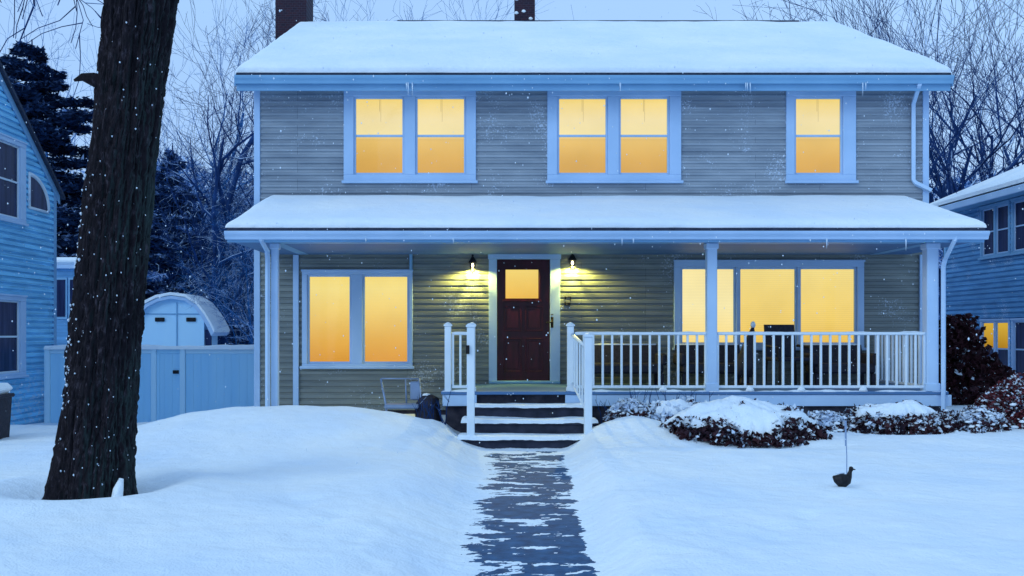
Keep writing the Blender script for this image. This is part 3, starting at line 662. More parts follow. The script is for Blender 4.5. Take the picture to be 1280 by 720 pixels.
# railings
def post(x, y, z0, z1, w=.095, nm='rail_post', par=None):
    m = MB(); m.box(x-w/2, x+w/2, y-w/2, y+w/2, z0, z1-.045, bev=.008)
    m.box(x-w/2-.015, x+w/2+.015, y-w/2-.015, y+w/2+.015, z1-.045, z1-.02, bev=.006)
    m.lathe([(w*.62, z1-.02), (w*.45, z1-.005), (w*.15, z1+.012), (.001, z1+.014)], (x, y, 0), 4)
    m.box(x-w/2-.012, x+w/2+.012, y-w/2-.012, y+w/2+.012, z0, z0+.06, bev=.006) if par is None else None
    return m.build(nm, RAILM, par or house)
RT = 1.60
def railing(xa, xb, y, posts=(), feet=()):
    m = MB(); m.box(xa, xb, y-.03, y+.03, RT-.045, RT, bev=.01); m.box(xa, xb, y-.02, y+.02, DK+.045, DK+.085, bev=.008)
    for xe in (xa, xb-.03): m.box(xe+.001, xe+.029, y-.018, y+.018, DK+.084, RT-.044)
    for f in feet: m.box(f-.02, f+.02, y-.018, y+.018, DK, DK+.046)
    r = m.build('railing', RAILM, house)
    n = int(round((xb-xa)/.137)); st = (xb-xa)/n
    for k in range(1, n):
        b = MB(); x = xa+k*st; b.box(x-.016, x+.016, y-.016, y+.016, DK+.084, RT-.044, bev=.004); b.build('baluster', RAILM, r)
    snow_strip(xa, xb, y, RT, .06, .016, 'rail_snow', r, int(xa*10)+60, gap=.25)
    for i, f in enumerate(feet):
        b = MB(); b.lathe([(.07, 0), (.055, .035), (.025, .075), (.001, .09)], (f, y-.06, DK), 8, sy=.6); b.build('snow_clump', SNOW, r, True)
    return r
def railing_side(x, ya, yb):
    m = MB(); m.box(x-.03, x+.03, ya, yb, RT-.045, RT, bev=.01); m.box(x-.02, x+.02, ya, yb, DK+.045, DK+.085, bev=.008); m.box(x-.016, x+.016, ya+.001, ya+.03, DK+.06, RT-.03); m.box(x-.016, x+.016, yb-.03, yb-.001, DK+.06, RT-.03)
    r = m.build('railing', RAILM, house); n = int(round((yb-ya)/.137)); st = (yb-ya)/n
    for k in range(1, n):
        b = MB(); y = ya+k*st; b.box(x-.016, x+.016, y-.016, y+.016, DK+.084, RT-.044, bev=.004); b.build('baluster', RAILM, r)
post(PX(560, PY), PY, DK-.2, 1.73); post(PX(590, PY), PY+.02, DK, 1.73); post(PX(713, PY), PY, DK, 1.73)
railing(PX(565, PY), PX(586, PY), PY)
railing(PX(718, PY), PX(883, PY), PY, feet=(PX(828, PY),)); railing(PX(896, PY), PX(1156, PY), PY, feet=(PX(936, PY), PX(1000, PY), PX(1077, PY)))
railing_side(PX(1163, PY), PY+.09, WY-.06); railing_side(PX(560, PY), PY+.05, WY-.06)

# steps
stp = [(-.42, 1.53, 13.02, .155), (-.38, 1.49, 13.34, .35), (-.30, 1.42, 13.62, .545)]
mb = MB(); mb.box(-.40, 1.50, 13.05, PY-.09, -.2, .01)
zb = -.2
st = empty('front_steps', (.55, 13.4, 0), 0, 'dark front steps thick with snow leading up from the path to the red door', 'steps')
for i, (a, b, y, z) in enumerate(stp):
    m = MB(); m.box(a-.55+.05, b-.55-.05, y+.03-13.4, PY-.10-13.4-i*.004, (-.2 if i == 0 else stp[i-1][3]-.0), z-.045)
    m.box(a-.55, b-.55, y-13.4, (stp[i+1][2]+.03 if i < 2 else PY-.095)-13.4, z-.043, z, bev=.008)
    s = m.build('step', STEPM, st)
    # snow slab
    ye = (stp[i+1][2]+.028 if i < 2 else PY-.095)
    nx, ny = 110, 12; u = np.linspace(0, 1, nx); v = np.linspace(0, 1, ny)
    u = np.sort(np.concatenate([u, [.002, .005, .995, .998]])); v = np.sort(np.concatenate([v, [.03]]))
    U, W = np.meshgrid(u, v); L = b-a+.04; d = np.minimum(np.minimum(U, 1-U)*L, W*(ye-y)+.0)
    Xs = a-.02+U*L; T = (.048, .052, .042)[i]
    th = T*np.sqrt(np.clip(1-(1-np.clip(d/.06, 0, 1))**2, 0, 1))*(.8+.9*(fbm(Xs*2.6, W*2, i, 4, 81)-.3))
    mid_ = np.exp(-((Xs-.55)/.55)**2); th = th*(1-.35*mid_)
    ov = .03*(fbm(Xs*4, 0, i, 4, 90))*np.exp(-W*4)
    droop = .03*(fbm(Xs*6, 1, i, 4, 97))*(W < .01)
    mesh_np('step_snow', np.stack([(Xs-.55).ravel(), (y-13.4-ov+W*(ye-y)).ravel(), (z-.003+th-droop).ravel()], 1), grid_faces(len(u), len(v)), SNOW, s)
# skirt snow either side
def newel(x, y, z0, z1):
    m = MB(); w = .105; x -= .55; y -= 13.4
    m.box(x-w/2, x+w/2, y-w/2, y+w/2, z0, z1-.05, bev=.008); m.box(x-w/2-.014, x+w/2+.014, y-w/2-.014, y+w/2+.014, z1-.05, z1-.02, bev=.006)
    m.lathe([(w*.6, z1-.02), (w*.4, z1), (.001, z1+.012)], (x, y, 0), 4)
    return m.build('newel_post', RAILM, st)
newel(PX(588.5, 13.12), 13.12, .15, 1.715); newel(PX(735, 13.12), 13.12, .15, 1.58)
for a, b, h in ((PX(588.5, 13.12), PX(590, PY), 1.50), (PX(735, 13.12), PX(715, PY), 1.42)):
    m = MB(); m.tube([(a-.55, 13.12+.05-13.4, h-.05), (b-.55, PY-.05-13.4, 1.56)], .026, 6); m.tube([(a-.55, 13.12+.05-13.4, h-.95), (b-.55, PY-.05-13.4, .86)], .018, 6)
    hr = m.build('handrail', RAILM, st, True)
    for k in range(1, 6):
        f = k/6; x = a+(b-a)*f-.55; y = 13.17+(PY-.05-13.17)*f-13.4; m = MB(); m.tube([(x, y, h-.95+(.86-h+.95)*f), (x, y, h-.05+(1.56-h+.05)*f)], .014, 6); m.build('baluster', RAILM, hr)
# dark mailbox like tag on left newel
m = MB(); m.box(PX(587, 13.12)-.55-.05, PX(587, 13.12)-.55+.0, 13.05-13.4-.02, 13.065-13.4, 1.30, 1.42, bev=.006); m.build('latch', BLACK, st)

# ------------------------------------------------------------------ porch furniture
def settee(x0, x1, y, label):
    e = empty('porch_settee', ((x0+x1)/2, y, DK), 0, label, 'settee', 'dark settees on the porch'); w = (x1-x0)/2
    m = MB(); m.box(-w, w, -.30, .25, .20, .36, bev=.03); 
    m.build('seat', DARKW, e)
    m = MB(); m.prism([(.18, .30), (.30, .62), (.36, .62), (.27, .30)], -w, w, 'x'); m.tube([(-w, .33, .62), (w, .33, .62)], .03, 8); m.build('backrest', DARKW, e)
    for sx in (-1, 1):
        m = MB(); m.box(sx*w-.05, sx*w+.05, -.32, .28, .33, .52, bev=.03); m.build('armrest', DARKW, e)
        for sy in (-.27, .22):
            m = MB(); m.box(sx*(w-.03)-.03, sx*(w-.03)+.03, sy-.03, sy+.03, 0, .2); m.build('leg', DARKW, e)
    m = MB(); m.tube([(-w+.02, .33, .655), (w-.02, .33, .655)], .016, 6); m.build('snow', SNOW, e, True)
settee(1.45, 2.75, 15.45, 'dark low settee on the porch left of the middle column')
settee(3.05, 4.10, 15.45, 'dark low settee on the porch just right of the middle column')
settee(5.15, 6.1, 15.45, 'dark low settee at the right end of the porch')
ch = empty('porch_chair', (4.72, 15.2, DK), R(8), 'black straight-backed chair on the porch between the two right settees', 'chair')
m = MB(); m.box(-.27, .27, -.26, .26, .40, .46, bev=.02); m.build('seat', DARKW, ch)
m = MB(); m.prism([(.22, .44), (.30, .98), (.34, .98), (.27, .44)], -.25, .25, 'x'); m.build('backrest', DARKW, ch)
for sx in (-1, 1):
    m = MB(); m.tube([(sx*.28, -.24, .62), (sx*.28, .25, .64)], .022, 6); m.tube([(sx*.28, -.24, .62), (sx*.27, -.25, .44)], .018, 6); m.build('armrest', BLACK, ch)
    for sy in (-.24, .24):
        m = MB(); m.tube([(sx*.24, sy, .41), (sx*.26, sy*1.08, 0)], .02, 6); m.build('leg', BLACK, ch)
um = empty('patio_umbrella', (PX(941, 14.9), 14.9, DK), 0, 'closed dark patio umbrella standing on the porch in front of the big window', 'umbrella')
m = MB(); m.tube([(-.16, 0, .12), (0, 0, .96)], .016, 8); m.build('pole', BLACK, um)
m = MB(); prof = []
m.tube([(-.15, 0, .18), (-.11, 0, .36), (-.05, 0, .66), (-.015, 0, .84), (.0, 0, .93)], [.13, .15, .10, .05, .022], 10); m.build('canopy', DARKW, um, True)
m = MB(); m.lathe([(.001, -.03), (.03, -.02), (.042, .02), (.03, .06), (.001, .08)], (.003, 0, .95), 10); m.build('snow', LEAFS, um, True)
m = MB(); m.lathe([(.22, 0), (.22, .04), (.05, .07), (.03, .16), (.001, .16)], (-.16, 0, 0), 16); m.build('base', BLACK, um)

# garden bench frame and grill left of the steps, on the ground
bn = empty('garden_chair', (PX(503, 14.3), 14.3, .12), 0, 'pale blue metal chair frame standing behind the snow mound under the left window', 'chair')
k = 14.3/1200
m = MB()
m.tube([(-28*k, .12, .78), (-21*k, 0, .42), (-17*k, -.02, 0)], .018, 6); m.tube([(20*k, .12, .78), (24*k, 0, .42), (26*k, -.02, 0)], .018, 6)
m.tube([(-28*k, .12, .78), (20*k, .12, .78)], .012, 6); m.tube([(3*k, .12, .78), (5*k, .02, .42)], .012, 6)
m.build('frame', METB, bn, True)
m = MB(); m.box(-20*k, 22*k, -.30, .02, .36, .42, bev=.015); m.build('seat', METB, bn)
m = MB(); m.box(9*k, 22*k, .06, .10, .46, .74, bev=.02); m.build('back_panel', METB, bn)
# dark covered grill / drum
gr = empty('covered_grill', (PX(540, 13.9)-.08, 14.25, 0), 0, 'dark covered barbecue standing between the blue chair and the porch steps', 'grill')
m = MB(); m.lathe([(.16, .05), (.18, .3), (.17, .52), (.13, .62), (.06, .67), (.001, .68)], (0, 0, 0), 14, sx=1.1)
m.v = [(v[0]+.02*math.sin(v[2]*23+v[1]*9), v[1]+.015*math.sin(v[2]*17), v[2]) for v in m.v]
m.build('cover', DARKW, gr, True)
m = MB(); m.lathe([(.07, 0), (.05, .025), (.001, .035)], (-.02, -.02, .66), 9); m.build('snow', SNOW, gr, True)
for s_ in (-1, 1):
    m = MB(); m.tube([(s_*.12, 0, .06), (s_*.14, 0, -.1)], .02, 6); m.build('leg', BLACK, gr)

# ------------------------------------------------------------------ vegetation
class TB:
    """fast collector of quads"""
    def __init__(s): s.V = []; s.F = []; s.M = []; s.n = 0
    def quads(s, c, size, rng, mi, flat=0.0, aspect=1.6):
        n = len(c)
        d = rng.normal(size=(n, 3)); d[:, 2] *= (1-flat); d /= np.linalg.norm(d, axis=1)[:, None]+1e-9
        e = rng.normal(size=(n, 3)); e[:, 2] *= (1-flat); e -= d*(d*e).sum(1)[:, None]; e /= np.linalg.norm(e, axis=1)[:, None]+1e-9
        sz = (size*(.6+.8*rng.random(n)))[:, None]
        a = d*sz*aspect*.5; b = e*sz*.5
        V = np.stack([c-a, c+b, c+a, c-b], 1).reshape(-1, 3)
        F = (np.arange(n*4).reshape(n, 4)+s.n); s.n += n*4
        s.V.append(V); s.F.append(F); s.M.append(np.full(n, mi) if np.isscalar(mi) else mi)
    def build(s, name, mats, parent=None):
        return mesh_np(name, np.concatenate(s.V), np.concatenate(s.F), mats, parent, smooth=False, mi=np.concatenate(s.M))

def hedge(x, y, a, b, h, label, seed, cap=True, leaf=LEAFD, capr=.9, n=9000, spots=.12, z0=None, bottom=-.05, sz=.042, group='snow covered hedge shrubs'):
    rng = np.random.default_rng(seed); z0 = H(x, y)-.08 if z0 is None else z0
    e = empty('hedge_shrub', (x, y, z0), 0, label, 'shrub', group)
    m = MB(); rr = random.Random(seed)
    for k in range(14):
        an = rr.uniform(0, 2*PI); r = rr.uniform(.3, .8); m.tube([(rr.uniform(-.3, .3)*a, rr.uniform(-.3, .3)*b, 0), (math.cos(an)*r*a*.6, math.sin(an)*r*b*.6, h*.45), (math.cos(an)*r*a, math.sin(an)*r*b, h*.85*math.sqrt(1-r*r))], [.015, .01, .004], 5)
    m.build('stem', TWIG, e)
    u = rng.normal(size=(n, 3)); u /= np.linalg.norm(u, axis=1)[:, None]; u[:, 2] = np.abs(u[:, 2])
    rad = .70+.34*rng.random(n)**.5
    nz = fbm(u[:, 0]*3+seed, u[:, 1]*3, u[:, 2]*3, 3, seed); rad = rad*(.78+.44*nz)
    c = u*rad[:, None]*np.array([a, b, h])
    keep = (fbm(c[:, 0]*11, c[:, 1]*11, c[:, 2]*11, 2, seed+3) > .40)
    c = c[keep]
    ex = []
    for k in range(int(16*a+6)):      # sprigs poking out through the snow
        an = rr.uniform(0, 2*PI); q = rr.uniform(.25, .95); cz = h*math.sqrt(max(.02, 1-q*q))+rr.uniform(.03, .10)
        ex.append(np.array([math.cos(an)*q*a, math.sin(an)*q*b, cz])+rng.normal(size=(rr.randint(14, 50), 3))*np.array([.05, .04, .022]))
    if cap: c = np.concatenate([c]+ex)
    t = TB(); sn = (rng.random(len(c)) < spots*(1+1.5*(c[:, 2] > h*.5))).astype(int)
    t.quads(c, sz, rng, sn, .2); t.build('foliage', [leaf, LEAFS], e)
    if cap:
        nt_, nr = 150, 26; th = np.linspace(0, 2*PI, nt_); rr_ = np.linspace(0, 1, nr)**.8
        TH, RR = np.meshgrid(th, rr_); cx, cy = np.cos(TH), np.sin(TH)
        Rm = capr*(.58+.85*fbm(cx*3.4+9, cy*3.4, seed, 6, seed+8, .65)); r = RR*Rm
        zz = h*(np.sqrt(np.clip(1-(np.minimum(r, .985))**2, 0, 1)))*(.86+.3*fbm(cx*r*2.5, cy*r*2.5, 0, 3, seed+1))
        thk = .07*np.sqrt(np.clip(1-RR**6, 0, 1))+.02
        lump = .17*(fbm(cx*r*a*4.5, cy*r*b*4.5, seed, 5, seed+2, .6)-.5)*np.clip(3-3*RR, 0, 1)
        P = np.stack([(cx*r*a*1.03).ravel(), (cy*r*b*1.03).ravel(), (zz+thk+lump-.05*(RR > .99)).ravel()], 1)
        mesh_np('snow_cap', P, grid_faces(nt_, nr), SNOW, e)
    # clumps of snow on the leaves
    m = MB()
    for k in range(int(70*a+30)):
        an = rr.uniform(0, 2*PI); el = rr.uniform(.1, 1.3); r = rr.uniform(.88, 1.0)
        px, py, pz = math.cos(an)*math.cos(el)*a*r, math.sin(an)*math.cos(el)*b*r, math.sin(el)*h*r
        s_ = rr.uniform(.012, .045); m.lathe([(.001, -s_*.5), (s_*.8, -s_*.35), (s_, 0), (s_*.6, s_*.4), (.001, s_*.5)], (px, py, pz), 7, sx=rr.uniform(.8, 1.8))
    tag(m.build('snow_clump', SNOW, e, True), kind='stuff')
    return e
hedge(3.28, 12.55, 1.05, .60, .43, 'large mounded shrub with a thick cap of snow over dark leaves, before the porch rail', 11, n=15000, capr=.84)
hedge(1.95, 13.35, .34, .26, .30, 'small snow speckled shrub beside the right newel post', 12, n=4000, cap=False, spots=.35)
hedge(4.60, 13.2, .42, .30, .30, 'small dark shrub between the large snowy shrub and the long low one', 13, n=5000, cap=False, spots=.35)
hedge(5.60, 13.2, .90, .34, .33, 'long low dark leaved shrub with snow along its top, near the right porch corner', 14, n=12000, capr=.6, spots=.15)
hedge(6.72, 13.2, .38, .30, .34, 'small snowy shrub touching the right end of the porch', 15, n=5000, cap=False, spots=.28)
hedge(7.70, 13.7, .72, .60, .74, 'russet leaved round shrub speckled with snow at the right edge', 16, cap=False, leaf=LEAFR, spots=.09, n=16000, sz=.03)
hedge(2.62, 13.3, .55, .28, .34, 'snowy shrub tucked against the porch skirt behind the large one', 17, n=6000, capr=.62, spots=.35)

# conical dark evergreen between the houses
def cone_bush(x, y, h, r, label, seed):
    rng = np.random.default_rng(seed); z0 = H(x, y)-.1; e = empty('evergreen_shrub', (x, y, z0), 0, label, 'shrub')
    m = MB(); m.tube([(0, 0, 0), (.02, 0, h*.5), (0, 0, h*.92)], [.05, .035, .01], 7); m.build('trunk', TWIG, e)
    n = 30000; z = h*(1-np.sqrt(rng.random(n)))**1.0; z = h*rng.random(n)**1.25; th = rng.random(n)*2*PI
    prof = r*(1-(z/h)**4)**.6*(.62+.8*fbm(np.cos(th)*2, np.sin(th)*2, z*2.5, 3, seed)); rr = prof*(rng.random(n)**.4)
    t = TB(); c = np.stack([rr*np.cos(th), rr*np.sin(th), z+.05], 1); keep = fbm(c[:, 0]*6, c[:, 1]*6, c[:, 2]*6, 3, seed+1) > .45; c = c[keep]
    ex = []
    for k in range(70):       # loose sprays standing out of the outline
        a = rng.random()*2*PI; zc = h*rng.random()**.9; q = r*(1-(zc/h)**4)**.6*(.9+.4*rng.random()); d_ = np.array([math.cos(a), math.sin(a), .7]); s_ = rng.random((36, 1))*.13
        ex.append(np.array([q*math.cos(a), q*math.sin(a), zc])+d_*s_+rng.normal(size=(36, 3))*.02)
    c = np.concatenate([c]+ex); t.quads(c, .06, rng, (rng.random(len(c)) < .035).astype(int), .2); t.build('foliage', [LEAFB, LEAFS], e)
cone_bush(8.50, 17.4, 1.62, .40, 'tall dark evergreen shrub standing between the porch and the right neighbour', 31)
cone_bush(8.80, 17.2, .85, .36, 'shorter dark shrub leaning out below the lit neighbour window', 32)

# bare winter stems poking up along the porch
def stems(x, y, n, h, sp, label, seed):
    rr = random.Random(seed); e = empty('bare_shrub', (x, y, H(x, y)-.05), 0, label, 'shrub', 'bare shrubs along the porch skirt'); m = MB()
    for k in range(n):
        bx = rr.uniform(-sp, sp)*.5; tx = bx+rr.uniform(-.15, .15); hh = h*rr.uniform(.6, 1.1)
        p = [(bx, rr.uniform(-.06, .06), 0), ((bx+tx)/2+rr.uniform(-.03, .03), 0, hh*.5), (tx, rr.uniform(-.08, .08), hh)]
        m.tube(p, [.008, .006, .003], 4)
        for q in range(2):
            f = rr.uniform(.5, .9); m.tube([(bx+(tx-bx)*f, 0, hh*f), (bx+(tx-bx)*f+rr.uniform(-.1, .1), rr.uniform(-.05, .05), hh*f+rr.uniform(.05, .14))], [.004, .002], 3)
    m.build('stem', TWIG, e)
stems(2.35, 13.62, 16, .52, .7, 'thin bare stems sticking up left of the large snowy shrub', 5)
stems(1.75, 13.6, 8, .40, .4, 'thin bare stems just right of the steps', 6)
stems(3.1, 13.7, 10, .55, .6, 'thin bare stems behind the large snowy shrub', 7)
stems(-.82, 13.75, 12, .45, .4, 'thin bare stems left of the steps', 8)

# --- bare trees
def grow(rr, p, d, length, r, lev, maxlev, out, upb=.12, wig=.16, nch=(3, 5), spread=(25, 55), ratio=(.5, .75), first=.3, rf=(.45, .65)):
    nseg = max(3, 7-lev); pts = [p.copy()]; rad = [r]; dirs = []
    for i in range(nseg):
        d = (d+Vector((rr.gauss(0, wig), rr.gauss(0, wig), rr.gauss(0, wig)+upb))).normalized()
        p = p+d*(length/nseg); pts.append(p.copy()); rad.append(max(r*(1-.75*(i+1)/nseg), .004)); dirs.append(d.copy())
    out.append((lev, pts, rad))
    if lev >= maxlev: return
    n = rr.randint(*nch)+(4 if lev == 0 else 0)
    for k in range(n):
        f = first+(1-first)*(k+rr.random())/n; i = min(int(f*nseg), nseg-1); q = pts[i]+(pts[i+1]-pts[i])*(f*nseg-i)
        dd = dirs[i]; ax = dd.orthogonal().normalized(); ax = Matrix.Rotation(rr.uniform(0, 2*PI), 3, dd) @ ax
        nd = (Matrix.Rotation(R(rr.uniform(*spread)), 3, ax) @ dd).normalized()
        L = length*rr.uniform(*ratio)*(1-.35*f if lev == 0 else 1)
        grow(rr, q, nd, L, max(rad[i]*rr.uniform(*rf), .006), lev+1, maxlev, out, upb, wig*1.05, nch, spread, ratio, .2, rf)
def tree_meshes(seed, height, r, maxlev=4, **kw):
    rr = random.Random(seed); out = []; lean = kw.pop('lean', 0)
    grow(rr, Vector((0, 0, 0)), Vector((lean, 0, 1)).normalized(), height, r, 0, maxlev, out, **kw)
    a, b = MB(), MB()
    for lev, pts, rad in out:
        m = a if lev <= 1 else b; m.tube(pts, rad, (8, 6, 4, 3, 3, 3)[lev], cap=False)
    return a, b, len(out)
def bare_tree(protos, name, x, y, s, rz, label, group, sz=None, tmat=None):
    t, c = protos
    e = empty(name, (x, y, H(x, y)-.1), rz, label, 'tree', group); e.scale = (s, s, sz or s)
    for p in (t, c):
        o = p.copy(); COL.objects.link(o); o.parent = e; o.name = p.name.split('.')[0]
    return e
def proto(seed, height, r, mat, **kw):
    a, b, n = tree_meshes(seed, height, r, **kw)
    t = a.build('trunk', mat, None); c = b.build('crown', mat, None)
    COL.objects.unlink(t); COL.objects.unlink(c)
    return t, c
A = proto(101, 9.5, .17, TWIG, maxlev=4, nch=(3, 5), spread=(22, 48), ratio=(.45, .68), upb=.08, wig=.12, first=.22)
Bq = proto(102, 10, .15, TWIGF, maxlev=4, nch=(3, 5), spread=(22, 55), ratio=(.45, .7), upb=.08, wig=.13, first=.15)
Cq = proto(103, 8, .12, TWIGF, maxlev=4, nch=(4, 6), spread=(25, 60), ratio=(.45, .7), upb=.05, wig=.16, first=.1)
Dq = proto(104, 4.2, .26, TWIG, maxlev=5, nch=(2, 4), spread=(15, 36), ratio=(.72, .98), upb=.04, wig=.09, first=.35, rf=(.58, .84))
Fq = proto(111, 5.2, .10, TWIG, maxlev=4, nch=(4, 6), spread=(30, 65), ratio=(.5, .75), upb=.02, wig=.18, first=.08)
Eq = proto(107, 9.5, .15, TWIG, maxlev=4, nch=(4, 5), spread=(28, 58), ratio=(.38, .6), upb=.05, wig=.17, first=.18)
G1 = 'bare trees behind the houses'
# right side
o = bare_tree(Dq, 'bare_tree', 12.6, 27.2, 1.35, 0.4, 'wide bare tree with dark limbs fanning up beside the right end of the roof', G1); o.rotation_euler = (R(4), R(9), .4)
bare_tree(Dq, 'bare_tree', 18.6, 33, 1.55, 2.0, 'bare tree at the top right edge above the neighbour roof', G1)
bare_tree(Eq, 'bare_tree', 14.2, 34, 1.3, 2.2, 'bare tree rising above the right neighbour roof', G1)
bare_tree(Eq, 'bare_tree', 16.0, 30.5, 1.1, 1.0, 'crooked bare tree just behind the right neighbour roof', G1)
bare_tree(Dq, 'bare_tree', 15.0, 31, 1.35, 4.2, 'second fanning bare tree behind the right neighbour roof', G1)
bare_tree(Cq, 'bare_tree', 17.2, 39, 1.25, 4.0, 'low tangled bare tree low behind the right neighbour roof', G1)
# left side
bare_tree(Eq, 'bare_tree', -7.8, 27.6, 1.15, .6, 'slender bare tree rising straight behind the pale shed', G1)
o = bare_tree(Eq, 'bare_tree', -8.4, 28.8, .85, 2.6, 'bare tree leaning left from behind the pale shed', G1); o.rotation_euler = (0, R(-24), 2.6)
bare_tree(A, 'bare_tree', -6.3, 31, .95, 3.6, 'slender bare tree just left of the brick chimney', G1)
bare_tree(Dq, 'bare_tree', -10.9, 32, 1.1, 1.4, 'forking bare tree between the big trunk and the slender one', G1)
bare_tree(Bq, 'bare_tree', -12, 38, 1.1, .2, 'pale far bare tree behind the big dark trunk', G1)
bare_tree(Bq, 'bare_tree', -5.2, 42, 1.25, 2.5, 'pale far bare tree behind the left end of the roof', G1)
bare_tree(Cq, 'bare_tree', -7.0, 28.2, .5, 4.0, 'low snowy thicket tree right of the pale shed', G1)
bare_tree(Cq, 'bare_tree', -6.1, 26.2, .45, 5.0, 'low snow covered tree between the shed and the house corner', G1)
bare_tree(Bq, 'bare_tree', -1.6, 44, 1.22, 5.5, 'pale far bare tree showing its tips right of the brick chimney', G1)
bare_tree(Bq, 'bare_tree', -18, 42, 1.3, 3.3, 'pale far bare tree behind the conifer', G1)

# --- conifers
def conifer(x, y, h, r, label, seed, n_whorl=24, dens=1.0, snowf=.28, droop=.25, ex=.8):
    rng = np.random.default_rng(seed); rr = random.Random(seed); z0 = H(x, y)-.2
    e = empty('conifer', (x, y, z0), 0, label, 'tree', 'dark conifers on the left')
    m = MB(); m.tube([(0, 0, 0), (.05, 0, h*.5), (0, 0, h)], [.2, .13, .02], 8); 
    t = TB(); 
    for k in range(n_whorl):
        f = (k+.5)/n_whorl; z = h*(.08+.9*f); R0 = r*(1-f)**ex+.12
        nb = rr.randint(6, 9)
        for j in range(nb):
            a = rr.uniform(0, 2*PI); L = R0*rr.uniform(.45, 1.2); dz = -droop*L*rr.uniform(-.2, 1.5); z += rr.uniform(-.15, .15)
            tip = Vector((math.cos(a)*L, math.sin(a)*L, z+dz+.08*L)); mid = Vector((math.cos(a)*L*.5, math.sin(a)*L*.5, z+dz*.25))
            m.tube([(0, 0, z), mid, tip], [.035, .022, .008], 4, cap=False)
            n = int((80+230*L)*dens); s = rng.random(n)**.7
            P = np.outer((1-s)**2, [0, 0, z])+np.outer(2*s*(1-s), mid)+np.outer(s*s, tip)
            sd = np.array([-math.sin(a), math.cos(a), 0]); wd = .26*L*(1-s*.6)+.08
            off = rng.uniform(-1, 1, n); P = P+np.outer(off*wd, sd); P[:, 2] += rng.normal(0, .05, n)-.10*rng.random(n)-np.abs(off)*.05
            top = (P[:, 2] > np.interp(s, [0, .5, 1], [z, mid.z, tip.z])-.05) & (rng.random(n) < snowf*1.8)
            t.quads(P, .085, rng, top.astype(int), .7, 3.2)
    m.build('trunk', TWIG, e); t.build('crown', [NEED, FARS], e)
conifer(-14.3, 30, 11.3, 4.2, 'tall dark conifer with layered boughs behind the left neighbour', 41, dens=1.6, snowf=.10, ex=.55, n_whorl=22, droop=.12)
conifer(-10.9, 33, 8.6, 2.8, 'dark conifer partly hidden behind the big trunk', 42, snowf=.35)
for (x, y, sc, rz, lb) in ((-9.3, 30, .95, .5, 'low crooked snowy tree left of the shed'), (-7.5, 30.5, 1.0, 2.2, 'low crooked snowy tree behind the shed roof'), (-6.2, 29.5, .9, 4.0, 'low crooked snowy tree beside the house corner')):
    bare_tree(Fq, 'bare_tree', x, y, sc, rz, lb, G1)
conifer(-12.6, 29, 6.4, 2.4, 'lower snowy conifer between the left neighbour and the big trunk', 44, snowf=.4)
# far-off wood closing the gaps near the horizon
def far_wood(name, x0, x1, y0, y1, n, hmax, seed):
    rng = np.random.default_rng(seed); t = TB()
    x = rng.uniform(x0, x1, n); y = rng.uniform(y0, y1, n); top = hmax*(.45+.8*fbm(x*.22, y*.1, 0, 4, seed))
    z = top*rng.random(n)**.8
    t.quads(np.stack([x, y, z], 1), .075, rng, (rng.random(n) < .45).astype(int), .1, 9)
    o = t.build(name, [FARN, FARS]); tag(o, 'far-off wood of snowy trees', 'woods', kind='stuff')
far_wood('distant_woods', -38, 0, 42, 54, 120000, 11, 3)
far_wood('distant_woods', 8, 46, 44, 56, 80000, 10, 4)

# --- the big trunk in the foreground
tr = empty('big_tree', (-3.53, 8.55, .0), 0, 'massive dark leaning tree trunk with furrowed bark flecked with snow, on the front lawn', 'tree')
def cen(z):   # leaning centre line, relative to the root
    return np.interp(z, [-.2, .2, 2.4, 4.6, 7.5], [0, 0, .165, .365, .58]), np.interp(z, [-.2, 2.4, 7.5], [0, .05, .3])
nth, nzv = 300, 620; th = np.linspace(0, 2*PI, nth); zz = np.concatenate([np.linspace(-.1, 5.2, nzv-60), np.linspace(5.25, 7.5, 60)])
TH, ZZ = np.meshgrid(th, zz); ct, s_t = np.cos(TH), np.sin(TH)
rb = np.interp(ZZ, [-.1, .12, .5, 1.4, 2.4, 3.6, 4.5, 5.5, 7.5], [.425, .37, .335, .315, .305, .298, .318, .37, .30])
lob = 1+.15*np.exp(-np.clip(ZZ, 0, 9)/.35)*(np.cos(TH*5+.6)+.6*np.cos(TH*8+2))+.05*(fbm(ct*1.5, s_t*1.5, ZZ*.6, 3, 61)-.5)*2
f1 = fbm(ct*5.2+.25*ZZ, s_t*5.2, ZZ*.9, 3, 62); f2 = fbm(ct*12, s_t*12, ZZ*3.2, 3, 63)
rid = (1-np.abs(f1-.5)*6).clip(0, 1)
f3 = fbm(ct*9, s_t*9, ZZ*5.5, 3, 66, .6); cr = (1-np.abs(f3-.5)*9).clip(0, 1)
disp = -.034*rid**1.5+.040*(f2-.5)-.020*cr+.026*(fbm(ct*30, s_t*30, ZZ*12, 2, 64)-.5)
RR = rb*lob+disp; cxx, cyy = cen(ZZ)
Vt = np.stack([(RR*ct+cxx).ravel(), (RR*s_t+cyy).ravel(), ZZ.ravel()], 1)
mesh_np('trunk', Vt, grid_faces(nth, nzv)[:, ::1], BARK, tr)
# broken stub on the left and limbs above the picture
m = MB(); m.tube([(.20, .1, 3.78), (-.02, .02, 3.86), (-.10, 0, 3.87), (-.17, 0, 3.84)], [.09, .06, .035, .012], 8); m.build('stub', BARK, tr, True)
rr = random.Random(77); out = []
for (z, dx, dy, L, r) in ((7.3, -.5, .1, 3.5, .22), (7.3, .5, .2, 3.5, .22), (6.6, -1, -.1, 2.6, .12), (6.2, .9, -.5, 2.4, .10), (7.4, 0, .4, 4, .2)):
    cx_, cy_ = cen(z); grow(rr, Vector((float(cx_), float(cy_), z)), Vector((dx, dy, .9)).normalized(), L, r, 1, 4, out, .03, .14, (3, 4), (25, 60), (.5, .7), .3)
